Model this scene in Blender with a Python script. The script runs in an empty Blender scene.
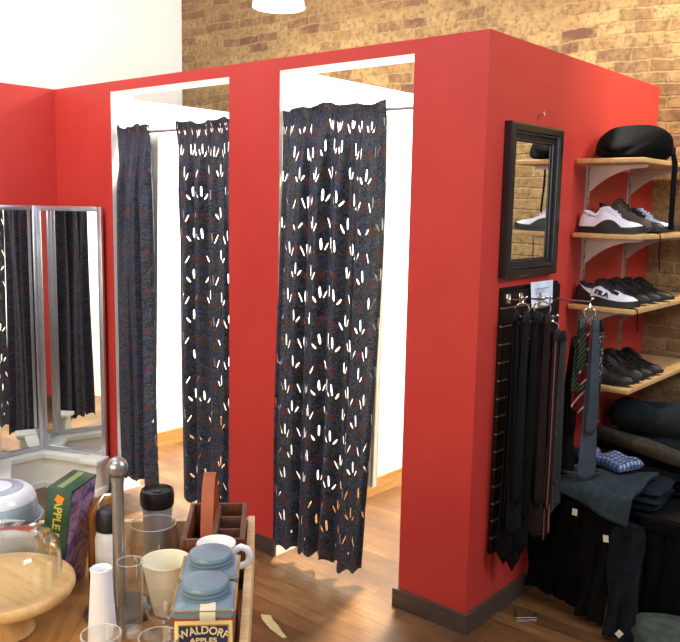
import bpy, bmesh, math, random
from mathutils import Vector, Matrix, Euler
random.seed(11)
D = bpy.data
SC = bpy.context.scene
COL = SC.collection
PI = math.pi

# ------------------------------------------------------------------ helpers
def lin(c):
    c = c / 255.0
    return c / 12.92 if c <= 0.04045 else ((c + 0.055) / 1.055) ** 2.4
def rgb(r, g, b):
    return (lin(r), lin(g), lin(b), 1.0)

class NT:
    """tiny node-tree writer"""
    def __init__(self, name):
        self.m = D.materials.new(name); self.m.use_nodes = True
        self.t = self.m.node_tree; self.n = self.t.nodes; self.n.clear()
        self.out = self.n.new('ShaderNodeOutputMaterial')
    def node(self, typ, **kw):
        n = self.n.new(typ)
        for k, v in kw.items(): setattr(n, k, v)
        return n
    def link(self, a, b): self.t.links.new(a, b)
    def put(self, sock, v):
        if isinstance(v, bpy.types.NodeSocket): self.link(v, sock)
        elif v is not None: sock.default_value = v
    def math(self, op, a, b=None, c=None, clamp=False):
        n = self.node('ShaderNodeMath', operation=op); n.use_clamp = clamp
        self.put(n.inputs[0], a)
        if b is not None: self.put(n.inputs[1], b)
        if c is not None: self.put(n.inputs[2], c)
        return n.outputs[0]
    def mix(self, f, a, b, blend='MIX'):
        n = self.node('ShaderNodeMixRGB', blend_type=blend)
        self.put(n.inputs[0], f); self.put(n.inputs[1], a); self.put(n.inputs[2], b)
        return n.outputs[0]
    def noise(self, vec, scale=5, detail=4, rough=.55, dist=0):
        n = self.node('ShaderNodeTexNoise')
        if vec is not None: self.link(vec, n.inputs['Vector'])
        n.inputs['Scale'].default_value = scale; n.inputs['Detail'].default_value = detail
        n.inputs['Roughness'].default_value = rough; n.inputs['Distortion'].default_value = dist
        return n.outputs['Fac']
    def coord(self, which='Object'):
        return self.node('ShaderNodeTexCoord').outputs[which]
    def mapping(self, vec, loc=(0,0,0), rot=(0,0,0), scale=(1,1,1)):
        n = self.node('ShaderNodeMapping'); self.link(vec, n.inputs['Vector'])
        n.inputs['Location'].default_value = loc; n.inputs['Rotation'].default_value = rot; n.inputs['Scale'].default_value = scale
        return n.outputs[0]
    def ramp(self, f, stops):
        n = self.node('ShaderNodeValToRGB'); self.put(n.inputs[0], f)
        e = n.color_ramp.elements
        while len(e) < len(stops): e.new(.5)
        for x, (p, c) in zip(e, stops): x.position = p; x.color = c
        return n.outputs[0]
    def bump(self, h, strength=.3, dist=.01):
        n = self.node('ShaderNodeBump'); self.link(h, n.inputs['Height'])
        n.inputs['Strength'].default_value = strength; n.inputs['Distance'].default_value = dist
        return n.outputs[0]
    def bsdf(self, color, rough=.5, metal=0, normal=None, **kw):
        p = self.node('ShaderNodeBsdfPrincipled')
        self.put(p.inputs['Base Color'], color); self.put(p.inputs['Roughness'], rough); self.put(p.inputs['Metallic'], metal)
        if normal is not None: self.link(normal, p.inputs['Normal'])
        for k, v in kw.items(): self.put(p.inputs[k.replace('_', ' ')], v)
        self.link(p.outputs[0], self.out.inputs[0])
        return p

def mat(name, c, rough=.5, metal=0, var=.12, scale=8, bump=0, stretch=(1,1,1), **kw):
    t = NT(name); co = t.mapping(t.coord(), scale=stretch)
    f = t.noise(co, scale, 4)
    d = tuple(x * (1 - var) for x in c[:3]) + (1,); l = tuple(min(1, x * (1 + var)) for x in c[:3]) + (1,)
    col = t.ramp(f, [(.3, d), (.7, l)])
    nm = t.bump(t.noise(co, scale * 12, 3), bump, .002) if bump else None
    t.bsdf(col, rough, metal, nm, **kw)
    return t.m

def glass(name, tint=(1,1,1,1), rough=0.0, thin=.03):
    """thin clear glass: mostly see-through with reflections at grazing angles"""
    t = NT(name)
    tr = t.node('ShaderNodeBsdfTransparent'); tr.inputs[0].default_value = tint
    gl = t.node('ShaderNodeBsdfGlossy'); gl.inputs['Roughness'].default_value = .03; gl.inputs[0].default_value = (.95,.97,1,1)
    lw = t.node('ShaderNodeLayerWeight'); lw.inputs[0].default_value = .5
    n = t.noise(t.coord(), 6, 2)
    f = t.math('ADD', t.math('MULTIPLY', t.math('POWER', lw.outputs['Facing'], 2.2), .85), t.math('MULTIPLY', n, thin * 1.5), clamp=True)
    mx = t.node('ShaderNodeMixShader'); t.link(f, mx.inputs[0]); t.link(tr.outputs[0], mx.inputs[1]); t.link(gl.outputs[0], mx.inputs[2])
    t.link(mx.outputs[0], t.out.inputs[0]); return t.m

def wood(name, dark, light, axis=0, scale=6, rough=.5, ringy=6, coat=0):
    t = NT(name); s = [9, 9, 9]; s[axis] = .9
    co = t.mapping(t.coord(), scale=tuple(s))
    g = t.noise(co, scale, 6, .6, 1.2); fine = t.noise(co, scale * 7, 3, .7)
    f = t.math('ADD', t.math('MULTIPLY', g, .7), t.math('MULTIPLY', fine, .3))
    col = t.ramp(f, [(.32, dark), (.5, tuple((a + b) / 2 for a, b in zip(dark, light))), (.68, light)])
    t.bsdf(col, rough, 0, t.bump(fine, .15, .002), Coat_Weight=coat)
    return t.m

class MB:
    def __init__(self): self.b = bmesh.new(); self.uv = None; self.mi = 0
    def _x(self, verts, M):
        if M is not None: bmesh.ops.transform(self.b, matrix=M, verts=verts)
    def box(self, c, s, rot=None, bev=0, seg=2):
        r = bmesh.ops.create_cube(self.b, size=1); v = r['verts']
        bmesh.ops.scale(self.b, vec=s, verts=v)
        if bev:
            ed = list({e for q in v for e in q.link_edges})
            rr = bmesh.ops.bevel(self.b, geom=ed, offset=bev, segments=seg, affect='EDGES', profile=.5)
            v = list({q for f in rr['faces'] for q in f.verts} | {q for q in v if q.is_valid})
        M = Matrix.Translation(c)
        if rot is not None: M = M @ (rot if isinstance(rot, Matrix) else Euler(rot).to_matrix().to_4x4())
        self._x(v, M); return self
    def bb(self, x0, x1, y0, y1, z0, z1, bev=0):
        return self.box(((x0+x1)/2, (y0+y1)/2, (z0+z1)/2), (x1-x0, y1-y0, z1-z0), bev=bev)
    def loft(self, rings, closed=True, cap=True):
        rs = [[self.b.verts.new(p) for p in r] for r in rings]
        n = len(rs[0]); fs = []
        for a, c in zip(rs, rs[1:]):
            for i in range(n if closed else n - 1):
                j = (i + 1) % n
                try: fs.append(self.b.faces.new((a[i], a[j], c[j], c[i])))
                except ValueError: pass
        if cap and closed:
            for r in (rs[0][::-1], rs[-1]):
                try: self.b.faces.new(r)
                except ValueError: pass
        return fs
    def cyl(self, p0, p1, r0, r1=None, seg=16, cap=True):
        p0, p1 = Vector(p0), Vector(p1); r1 = r0 if r1 is None else r1
        d = (p1 - p0).normalized(); a = d.orthogonal().normalized(); b = d.cross(a)
        ring = lambda p, r: [p + (a * math.cos(2*PI*i/seg) + b * math.sin(2*PI*i/seg)) * r for i in range(seg)]
        self.loft([ring(p0, r0), ring(p1, r1)], cap=cap); return self
    def tube(self, pts, r, seg=8, cyclic=False, flat=1.0):
        pts = [Vector(p) for p in pts]; n = len(pts); rings = []
        up = None
        for i, p in enumerate(pts):
            a = pts[(i-1) % n] if (cyclic or i > 0) else p; c = pts[(i+1) % n] if (cyclic or i < n-1) else p
            d = (c - a).normalized()
            if up is None: up = d.orthogonal().normalized()
            up = (up - d * up.dot(d)).normalized(); s = d.cross(up)
            rr = r[i] if isinstance(r, (list, tuple)) else r
            rings.append([p + (up * math.cos(2*PI*k/seg) + s * math.sin(2*PI*k/seg) * flat) * rr for k in range(seg)])
        if cyclic: rings.append(rings[0])
        if cyclic:
            vs = [[self.b.verts.new(p) for p in q] for q in rings[:-1]]; vs.append(vs[0])
            for a, c in zip(vs, vs[1:]):
                for i in range(seg):
                    j = (i+1) % seg
                    try: self.b.faces.new((a[i], a[j], c[j], c[i]))
                    except ValueError: pass
        else: self.loft(rings)
        return self
    def lathe(self, prof, c=(0,0,0), seg=40, close=False):
        """revolve (r, z) pairs about the vertical through c"""
        c = Vector(c); rings = []
        for r, z in prof:
            if r < 1e-6: rings.append([self.b.verts.new(c + Vector((0,0,z)))])
            else: rings.append([self.b.verts.new(c + Vector((r*math.cos(2*PI*i/seg), r*math.sin(2*PI*i/seg), z))) for i in range(seg)])
        if close: rings.append(rings[0])
        for a, d in zip(rings, rings[1:]):
            if len(a) == 1 and len(d) == 1: continue
            for i in range(seg):
                j = (i+1) % seg
                if len(a) == 1: self.b.faces.new((a[0], d[j], d[i]))
                elif len(d) == 1: self.b.faces.new((a[i], a[j], d[0]))
                else: self.b.faces.new((a[i], a[j], d[j], d[i]))
        return self
    def ball(self, c, r, seg=20, sc=(1,1,1)):
        v = bmesh.ops.create_uvsphere(self.b, u_segments=seg, v_segments=seg//2+2, radius=r)['verts']
        bmesh.ops.scale(self.b, vec=sc, verts=v); bmesh.ops.translate(self.b, vec=c, verts=v); return self
    def prism(self, poly, h0, h1, M=None):
        """poly in local xy extruded in z"""
        rs = [[Vector((x, y, h)) for x, y in poly] for h in (h0, h1)]
        if M is not None: rs = [[M @ p for p in r] for r in rs]
        self.loft(rs); return self
    def build(self, name, m, parent=None, smooth=35, world=True):
        b = self.b
        bmesh.ops.recalc_face_normals(b, faces=b.faces)
        if parent is not None and world: bmesh.ops.transform(b, matrix=ROOT[parent.name].inverted(), verts=b.verts)
        me = D.meshes.new(name); b.to_mesh(me); b.free()
        for x in (m if isinstance(m, (list, tuple)) else [m]): me.materials.append(x)
        if smooth and len(me.polygons):
            me.polygons.foreach_set('use_smooth', [True] * len(me.polygons)); me.set_sharp_from_angle(angle=math.radians(smooth))
        o = D.objects.new(name, me); COL.objects.link(o)
        if parent is not None: o.parent = parent
        ROOT[o.name] = ROOT[parent.name] if parent is not None else Matrix.Identity(4)
        return o
ROOT = {}

def tag(o, label, cat, group=None, kind=None):
    o['label'] = label; o['category'] = cat
    if group: o['group'] = group
    if kind: o['kind'] = kind
    return o
def thing(name, label, cat, loc=(0,0,0), rz=0, group=None):
    o = D.objects.new(name, None); COL.objects.link(o); o.empty_display_size = .05
    o.location = loc; o.rotation_euler = (0, 0, rz)
    ROOT[o.name] = Matrix.Translation(loc) @ Matrix.Rotation(rz, 4, 'Z')
    return tag(o, label, cat, group)
def struct(mb, name, m, label=None, smooth=0):
    o = mb.build(name, m, None, smooth); o['kind'] = 'structure'
    o['label'] = label or name.replace('_', ' '); return o
def kids(o): return [c for c in D.objects if c.parent == o]
def copy_thing(src, loc, rz, label, group=None, mats=None):
    """a thing with copies of its parts and sub-parts"""
    r = src.copy(); COL.objects.link(r); r.location = loc; r.rotation_euler = (0, 0, rz); r['label'] = label
    if group: r['group'] = group
    for c in kids(src):
        k = c.copy(); COL.objects.link(k); k.parent = r
        for g in kids(c):
            q = g.copy(); COL.objects.link(q); q.parent = k
    return r
def recolor(root, table):
    """give a copied thing its own mesh data with other materials: {part stem: material}"""
    for c in kids(root):
        s = c.name.split('.')[0]
        if s in table:
            c.data = c.data.copy(); c.data.materials.clear(); c.data.materials.append(table[s])
def lettering(name, text, size, m, parent, M, extrude=.0006, arch=None, sx=1.0):
    """text as a mesh; M puts its local xy plane on a surface (world)"""
    cu = D.curves.new(name, 'FONT'); cu.body = text; cu.size = size; cu.extrude = extrude
    cu.align_x = 'CENTER'; cu.align_y = 'CENTER'; cu.offset = size * .018
    tmp = D.objects.new(name, cu); COL.objects.link(tmp)
    dg = bpy.context.evaluated_depsgraph_get(); me = D.meshes.new_from_object(tmp.evaluated_get(dg))
    D.objects.remove(tmp)
    for v in me.vertices:
        v.co.x *= sx
        if arch:
            a = v.co.x / arch; rr = arch + v.co.y
            v.co.x, v.co.y = rr * math.sin(a), rr * math.cos(a) - arch
    me.transform(ROOT[parent.name].inverted() @ M)
    me.materials.clear(); me.materials.append(m); me.name = name
    o = D.objects.new(name, me); COL.objects.link(o); o.parent = parent; ROOT[o.name] = ROOT[parent.name]
    return o

# ------------------------------------------------------------------ materials
def red_paint():
    t = NT('red_wall_paint'); co = t.coord()
    f = t.noise(co, 3, 3); g = t.noise(co, 160, 2)
    col = t.ramp(f, [(.3, rgb(186,54,46)), (.7, rgb(193,60,50))])
    t.bsdf(col, .5, 0, t.bump(g, .08, .001), Specular_IOR_Level=.35); return t.m
RED = red_paint()
WHITE = mat('white_wall_paint', rgb(238,236,230), .6, var=.02, scale=3)
TRIMW = mat('off_white_painted_wood', rgb(226,222,208), .45, var=.05, scale=5)
BASEB = wood('dark_baseboard_wood', rgb(58,46,38), rgb(88,70,58), 0, 4, .5)
BASEL = wood('light_baseboard_wood', rgb(150,104,52), rgb(196,148,84), 1, 4, .45)

def brick():
    t = NT('old_brick'); co = t.coord()
    sep = t.node('ShaderNodeSeparateXYZ'); t.link(co, sep.inputs[0])
    wob = t.noise(co, 1.6, 3)
    wob2 = t.noise(co, 14, 3)
    cmb = t.node('ShaderNodeCombineXYZ')
    t.link(t.math('ADD', sep.outputs[0], t.math('ADD', t.math('MULTIPLY', wob, .12), t.math('MULTIPLY', wob2, .02))), cmb.inputs[0])
    t.link(t.math('ADD', sep.outputs[2], t.math('ADD', t.math('MULTIPLY', wob2, .022), t.math('MULTIPLY', wob, .07))), cmb.inputs[1])
    def br(c1, c2, cm, seed):
        b = t.node('ShaderNodeTexBrick'); t.link(t.mapping(cmb.outputs[0], loc=(seed, 0, 0)), b.inputs['Vector'])
        b.inputs['Scale'].default_value = 1; b.inputs['Brick Width'].default_value = .20; b.inputs['Row Height'].default_value = .0655
        b.inputs['Mortar Size'].default_value = .007; b.inputs['Mortar Smooth'].default_value = .6; b.inputs['Bias'].default_value = -.15
        b.inputs['Color1'].default_value = c1; b.inputs['Color2'].default_value = c2; b.inputs['Mortar'].default_value = cm
        return b
    b = br((0,0,0,1), (1,1,1,1), (.5,.5,.5,1), 0)
    val = b.outputs['Color']
    body = t.ramp(val, [(.0, rgb(150,122,78)), (.2, rgb(124,96,60)), (.38, rgb(162,134,88)), (.52, rgb(112,82,54)), (.66, rgb(140,110,68)), (.8, rgb(92,58,44))])
    body.node.color_ramp.interpolation = 'CONSTANT'
    n1 = t.noise(co, 9, 6, .7); n2 = t.noise(co, 34, 6, .75); n3 = t.noise(co, .9, 3)
    c = t.mix(t.ramp(n1, [(.45, (0,0,0,1)), (.66, (.65,.65,.65,1))]), body, rgb(164,136,88))
    c = t.mix(t.ramp(n2, [(.47, (0,0,0,1)), (.62, (.72,.72,.72,1))]), c, rgb(84,60,42))
    c = t.mix(t.ramp(n3, [(.45, (0,0,0,1)), (.7, (.35,.35,.35,1))]), c, rgb(120,84,60))
    c = t.mix(t.math('MULTIPLY', b.outputs['Fac'], .6), c, t.mix(n2, rgb(160,136,96), rgb(104,82,58)))
    h = t.math('ADD', t.math('MULTIPLY', b.outputs['Fac'], -.6), t.math('MULTIPLY', n2, 1.1))
    t.bsdf(c, .9, 0, t.bump(h, .55, .012)); return t.m
BRICK = brick()

def floor_mat():
    t = NT('wood_plank_floor'); co = t.coord()
    b = t.node('ShaderNodeTexBrick'); t.link(co, b.inputs['Vector'])
    b.inputs['Scale'].default_value = 1; b.inputs['Brick Width'].default_value = 1.25; b.inputs['Row Height'].default_value = .085
    b.offset = .37; b.inputs['Mortar Size'].default_value = .0016; b.inputs['Mortar Smooth'].default_value = .1; b.inputs['Bias'].default_value = 0
    b.inputs['Color1'].default_value = (0,0,0,1); b.inputs['Color2'].default_value = (1,1,1,1); b.inputs['Mortar'].default_value = (.5,.5,.5,1)
    sep = t.node('ShaderNodeSeparateXYZ'); t.link(co, sep.inputs[0])
    off = t.math('MULTIPLY', t.node('ShaderNodeSeparateColor').outputs[0], 1)
    gco = t.mapping(co, scale=(1.3, 14, 1))
    g = t.noise(gco, 4, 6, .65, .8); fine = t.noise(gco, 26, 4, .7); big = t.noise(co, 1.7, 4)
    f = t.math('ADD', t.math('MULTIPLY', g, .6), t.math('ADD', t.math('MULTIPLY', b.outputs['Color'], .22), t.math('MULTIPLY', fine, .18)))
    col = t.ramp(f, [(.28, rgb(66,42,22)), (.45, rgb(102,68,38)), (.6, rgb(130,92,54)), (.78, rgb(158,120,78))])
    col = t.mix(t.ramp(big, [(.40, (0,0,0,1)), (.62, (.75,.75,.75,1))]), col, rgb(72,46,26))
    col = t.mix(t.math('MULTIPLY', b.outputs['Fac'], .7), col, rgb(60,34,18))
    t.bsdf(col, t.ramp(big, [(.3, (.28,.28,.28,1)), (.7, (.42,.42,.42,1))]), 0, t.bump(t.math('SUBTRACT', t.math('MULTIPLY', fine, .3), b.outputs['Fac']), .2, .003)); return t.m
FLOOR = floor_mat()

STEEL = mat('brushed_steel', rgb(168,166,164), .30, .85, var=.08, scale=3, stretch=(1,1,12))
CHROME = mat('chrome', rgb(225,225,228), .12, 1, var=.04)
SILVER = mat('silver_frame_metal', rgb(200,203,208), .3, .9, var=.05)
MIRROR = mat('mirror_glass', rgb(242,244,240), .0, 1, var=.005)
BLACKF = mat('black_lacquer', rgb(20,19,22), .28, 0, var=.2)
BLACKP = mat('black_plastic', rgb(24,24,26), .4, 0, var=.2)
DARKPANEL = mat('dark_brown_panel', rgb(24,19,18), .5, 0, var=.25, Specular_IOR_Level=.15, scale=6)
INSERT = mat('groove_metal', rgb(150,132,110), .4, .8)
SHELFW = wood('pale_shelf_wood', rgb(176,132,80), rgb(212,174,120), 1, 4, .5)
BRACKET = mat('grey_bracket_metal', rgb(190,176,170), .45, .2, var=.08)
PAPER = mat('white_paper', rgb(222,228,240), .7, var=.02)
CERAM = mat('white_ceramic', rgb(240,238,236), .2, var=.02)
CREAM = mat('cream_ceramic', rgb(236,228,202), .25, var=.03)
BLUEG = mat('blue_grey_enamel', rgb(112,132,146), .3, var=.1, scale=10)
BLUEL = mat('pale_blue_enamel', rgb(168,190,210), .2, var=.06)
BLUEW = mat('pale_grey_white_enamel', rgb(220,226,232), .2, var=.04)
GREYB = mat('grey_band_enamel', rgb(160,170,182), .22, var=.05)
GOLD = mat('gold_trim', rgb(190,150,80), .35, .6, var=.1)
CAKEW = wood('pale_acacia', rgb(196,146,84), rgb(228,192,134), 0, 3, .45)
TABLEW = wood('oak_table_top', rgb(150,98,48), rgb(204,152,90), 1, 3, .4)
RIMW = wood('pale_pine_rim', rgb(206,168,116), rgb(234,204,158), 0, 3, .5)
BOARDW = wood('honey_wood', rgb(150,92,40), rgb(196,136,70), 2, 4, .45)
CADDYW = wood('dark_walnut', rgb(62,28,14), rgb(128,66,36), 2, 5, .45)
CADDYR = wood('walnut_edge', rgb(78,46,34), rgb(118,76,58), 0, 5, .5)
LEATHER = mat('tan_leather', rgb(158,78,40), .45, var=.15, scale=18, bump=.2)
CLEAR = glass('clear_glass', (.97,.98,.975,1)); CLEAR2 = glass('cake_dome_glass', (.97,.98,.965,1), thin=.02)
def rim_glass():
    t = NT('painted_edge_glint'); a = t.node('ShaderNodeBsdfTransparent'); b = t.node('ShaderNodeBsdfPrincipled')  # white mixed into the rim colour stands for its glint
    t.put(b.inputs['Base Color'], t.ramp(t.noise(t.coord(), 9, 2), [(.3, (.7,.72,.72,1)), (.7, (.95,.96,.96,1))])); b.inputs['Roughness'].default_value = .1
    m = t.node('ShaderNodeMixShader'); m.inputs[0].default_value = .30; t.link(a.outputs[0], m.inputs[1]); t.link(b.outputs[0], m.inputs[2]); t.link(m.outputs[0], t.out.inputs[0]); return t.m
GLASSRIM = rim_glass()
GREENB = mat('green_card', rgb(12,66,42), .4, var=.08)
PHOTO = None
YELLOW = mat('yellow_ink', rgb(206,186,64), .5, var=.03)
ORANGE = mat('orange_sticker', rgb(238,136,28), .5, var=.03)
NAVY = mat('navy_label', rgb(36,48,84), .4, var=.08)
CREAMINK = mat('cream_ink', rgb(226,206,150), .5, var=.04)
LABELCR = mat('cream_label', rgb(232,206,140), .5, var=.05)
REDTIN = mat('rust_red_line', rgb(170,72,44), .45, var=.1)
TAPE = mat('masking_tape', rgb(216,208,180), .6, var=.05)
BRONZE = mat('hammered_dark_base', rgb(92,92,98), .35, .7, var=.2)

def photo_print():
    t = NT('box_side_print'); co = t.coord('Object')
    n = t.noise(co, 22, 3, .5, 1.5)
    t.bsdf(t.ramp(n, [(.3, rgb(52,40,92)), (.45, rgb(92,70,128)), (.53, rgb(168,138,168)), (.6, rgb(160,84,84)), (.72, rgb(72,56,110))]), .35); return t.m
PHOTO = photo_print()

# patterned cut-out curtain cloth (UV in metres of cloth)
def curtain_cloth(PLAIN=-9):
    t = NT('cutout_floral_cloth'); uv = t.coord('UV')
    sep = t.node('ShaderNodeSeparateXYZ'); t.link(uv, sep.inputs[0]); u, v = sep.outputs[0], sep.outputs[1]
    CW, CH = .072, .104
    def cell(ou, ov, cw, ch):
        r = t.math('DIVIDE', t.math('ADD', v, ov), ch); ri = t.math('FLOOR', r)
        odd = t.math('MULTIPLY', t.math('FLOORED_MODULO', ri, 2), .5)
        c = t.math('ADD', t.math('DIVIDE', t.math('ADD', u, ou), cw), odd); ci = t.math('FLOOR', c)
        px = t.math('MULTIPLY', t.math('SUBTRACT', t.math('SUBTRACT', c, ci), .5), cw)
        py = t.math('MULTIPLY', t.math('SUBTRACT', t.math('SUBTRACT', r, ri), .5), ch)
        return px, py, ci, ri
    def ell(px, py, cx, cy, ang, rx, ry):
        dx = t.math('SUBTRACT', px, cx); dy = t.math('SUBTRACT', py, cy)
        ca, sa = math.cos(ang), math.sin(ang)
        a = t.math('ADD', t.math('MULTIPLY', dx, ca), t.math('MULTIPLY', dy, sa))
        b = t.math('SUBTRACT', t.math('MULTIPLY', dy, ca), t.math('MULTIPLY', dx, sa))
        return t.math('ADD', t.math('POWER', t.math('ABSOLUTE', t.math('DIVIDE', a, rx)), 2.4), t.math('POWER', t.math('ABSOLUTE', t.math('DIVIDE', b, ry)), 2.4))
    px, py, ci, ri = cell(0, 0, CW, CH)
    wob = t.noise(uv, 9, 2); px = t.math('ADD', px, t.math('MULTIPLY', t.math('SUBTRACT', wob, .5), .010))
    cc = t.node('ShaderNodeCombineXYZ'); t.link(ci, cc.inputs[0]); t.link(ri, cc.inputs[1])
    hole = None
    for k, (e, kp) in enumerate(((ell(px, py, 0, .008, .04, .0030, .025), .80), (ell(px, py, -.0150, -.008, .32, .0023, .018), .74), (ell(px, py, .0150, -.008, -.34, .0023, .017), .74))):
        rnd = t.node('ShaderNodeTexWhiteNoise', noise_dimensions='3D'); va = t.node('ShaderNodeVectorMath', operation='ADD')
        t.link(cc.outputs[0], va.inputs[0]); va.inputs[1].default_value = (.3, .7, 3.1 * k + .5); t.link(va.outputs[0], rnd.inputs['Vector'])
        h = t.math('MULTIPLY', t.math('LESS_THAN', e, 1.0), t.math('LESS_THAN', rnd.outputs['Value'], kp))
        hole = h if hole is None else t.math('MAXIMUM', hole, h)
    # the cloth is plain (uncut) along part of its width
    hole = t.math('MULTIPLY', hole, t.math('GREATER_THAN', u, PLAIN))
    low = t.math('GREATER_THAN', v, .07); top = t.math('LESS_THAN', v, 1.94)
    hole = t.math('MULTIPLY', hole, t.math('MULTIPLY', low, top))
    # print: rust flowers between the slits, sprays of olive leaves, navy ground
    qx, qy, _, _ = cell(CW/2, .012, CW, CH)
    flower = ell(qx, qy, 0, 0, 0, .014, .017)
    nz = t.noise(uv, 170, 3, .6)
    fl = t.math('MULTIPLY', t.math('LESS_THAN', flower, 1.0), t.math('GREATER_THAN', nz, .50))
    wv = t.node('ShaderNodeTexWave', wave_type='BANDS', bands_direction='DIAGONAL')
    am = t.node('ShaderNodeCombineXYZ'); t.link(t.math('ABSOLUTE', px), am.inputs[0]); t.link(py, am.inputs[1])
    t.link(am.outputs[0], wv.inputs['Vector']); wv.inputs['Scale'].default_value = 30; wv.inputs['Distortion'].default_value = 9; wv.inputs['Detail'].default_value = 2; wv.inputs['Detail Scale'].default_value = 3
    leaf = t.math('MULTIPLY', t.math('GREATER_THAN', wv.outputs['Fac'], .72), t.math('GREATER_THAN', t.noise(uv, 110, 3), .47))
    gold = t.math('GREATER_THAN', t.noise(uv, 170, 2), .62)
    col = t.ramp(t.noise(uv, 40, 3), [(.35, rgb(16,24,42)), (.65, rgb(40,58,98))])
    col = t.mix(leaf, col, rgb(84,84,58)); col = t.mix(gold, col, rgb(112,96,54)); col = t.mix(t.math('MULTIPLY', t.math('GREATER_THAN', t.noise(uv, 24, 3), .57), .5), col, rgb(54,44,30)); col = t.mix(fl, col, rgb(104,50,38))
    p = t.node('ShaderNodeBsdfPrincipled'); t.link(col, p.inputs['Base Color']); p.inputs['Roughness'].default_value = .45; p.inputs['Specular IOR Level'].default_value = .3
    p.inputs['Sheen Weight'].default_value = .12; p.inputs['Sheen Tint'].default_value = rgb(90,130,210); p.inputs['Sheen Roughness'].default_value = .4
    t.link(t.bump(nz, .3, .002), p.inputs['Normal'])
    tr = t.node('ShaderNodeBsdfTransparent'); mx = t.node('ShaderNodeMixShader')
    t.link(hole, mx.inputs[0]); t.link(p.outputs[0], mx.inputs[1]); t.link(tr.outputs[0], mx.inputs[2]); t.link(mx.outputs[0], t.out.inputs[0])
    return t.m
CURT = curtain_cloth(); CURT_PLAIN = curtain_cloth(.52)
LINING = mat('cream_cotton', rgb(244,236,216), .8, var=.04, bump=.1)

def cloth(name, c, var=.3, scale=25, rough=.9): return mat(name, c, rough, var=var, scale=scale, bump=.25, Specular_IOR_Level=.06)
BLACKC = cloth('black_cloth', rgb(9,9,10)); CHARC = cloth('charcoal_cloth', rgb(22,24,27)); DENIM = cloth('grey_blue_denim', rgb(46,55,60), .25, 40)
DENIM2 = cloth('dark_denim', rgb(26,32,38), .25, 40); TAUPE = cloth('taupe_wool', rgb(62,57,48), .25, 40); GREYG = cloth('grey_green_wool', rgb(62,68,60), .3, 30)
BLUEC = cloth('deep_blue_cloth', rgb(14,30,54), .3, 30); BROWNB = cloth('black_brown_cloth', rgb(14,12,12), .3, 25)
TAGM = mat('cream_tag', rgb(214,206,180), .7, var=.03)
def striped(name, ground, stripe, ang, freq, width, third=None):
    t = NT(name); co = t.mapping(t.coord('UV'), rot=(0, 0, ang))
    sep = t.node('ShaderNodeSeparateXYZ'); t.link(co, sep.inputs[0])
    f = t.math('FRACT', t.math('MULTIPLY', sep.outputs[0], freq))
    n = t.noise(t.coord(), 60, 3)
    g = t.mix(t.math('MULTIPLY', n, .5), ground, tuple(x*.5 for x in ground[:3]) + (1,))
    c = t.mix(t.math('LESS_THAN', f, width), g, stripe)
    if third: c = t.mix(t.math('LESS_THAN', t.math('ABSOLUTE', t.math('SUBTRACT', f, .6)), .06), c, third)
    t.bsdf(c, .55, 0, t.bump(n, .2, .001), Specular_IOR_Level=.15); return t.m
def checked(name, a, b, c3, s):
    t = NT(name); co = t.coord('UV'); sep = t.node('ShaderNodeSeparateXYZ'); t.link(co, sep.inputs[0])
    fx = t.math('LESS_THAN', t.math('FRACT', t.math('MULTIPLY', sep.outputs[0], s)), .35); fy = t.math('LESS_THAN', t.math('FRACT', t.math('MULTIPLY', sep.outputs[1], s)), .35)
    c = t.mix(fx, t.mix(fy, a, b), t.mix(fy, b, c3)); t.bsdf(c, .8, 0, t.bump(t.noise(t.coord(), 90, 2), .2, .001)); return t.m
def spotted(name, ground, dot, s):
    t = NT(name); co = t.coord('UV'); v = t.node('ShaderNodeTexVoronoi'); t.link(co, v.inputs['Vector']); v.inputs['Scale'].default_value = s
    c = t.mix(t.math('LESS_THAN', v.outputs['Distance'], .3), ground, dot); t.bsdf(c, .5, 0, None, Sheen_Weight=.2); return t.m

# ------------------------------------------------------------------ the room
W, DEP, H = 2.881, 1.726, 2.30
XS = -3.853
struct(MB().bb(XS - .1, 4.2, -6.0, DEP + .15, -.1, 0), 'floor', FLOOR, 'glossy brown wood plank floor')
struct(MB().bb(XS - .1, 4.2, DEP, DEP + .15, 0, 4.3), 'wall_back', BRICK, 'old yellow and brown exposed brick wall')
struct(MB().bb(XS - .12, XS, -6.0, DEP, 0, 4.3), 'wall_left_upper', WHITE, 'tall white wall above the low red wall')
struct(MB().bb(XS - .12, 4.2, -3.2, DEP + .15, 4.3, 4.4), 'ceiling', WHITE, 'white ceiling')
# low red wall at the left of the fitting rooms (outer red, inner white)
struct(MB().bb(-W - .1, -W, -2.4, 0, 0, H), 'wall_left', RED, 'low red wall behind the folding mirror')
struct(MB().bb(-W - .1, -W, 0, DEP, 0, H), 'wall_left_inner', WHITE, 'white left side wall of the first fitting room')
# partition front: red outside, white jambs and lintel undersides
O1, O2, OH, TH = (-2.3225, -1.3774), (-1.0468, -.3268), 2.247, .15
def two_tone(mb, name, label, isred):
    b = mb.b; b.normal_update(); bmesh.ops.recalc_face_normals(b, faces=b.faces)
    for f in b.faces: f.material_index = 0 if isred(f.normal, f.calc_center_median()) else 1
    o = mb.build(name, [RED, WHITE], None, 0); o['kind'] = 'structure'; o['label'] = label; return o
fm = MB()
outline = [(-W, 0), (O1[0], 0), (O1[0], OH), (O1[1], OH), (O1[1], 0), (O2[0], 0), (O2[0], OH), (O2[1], OH), (O2[1], 0), (0, 0), (0, H), (-W, H)]
fm.prism(outline, 0, TH, Matrix(((1,0,0,0),(0,0,1,0),(0,1,0,0),(0,0,0,1))))
two_tone(fm, 'wall_front', 'red front partition with two fitting room openings', lambda n, c: n.y < -.5 or (n.x > .5 and c.x > -.01) or (n.z > .5 and c.z > 2.29))
rm = MB().bb(-.1, 0, TH, DEP, 0, H)
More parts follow.
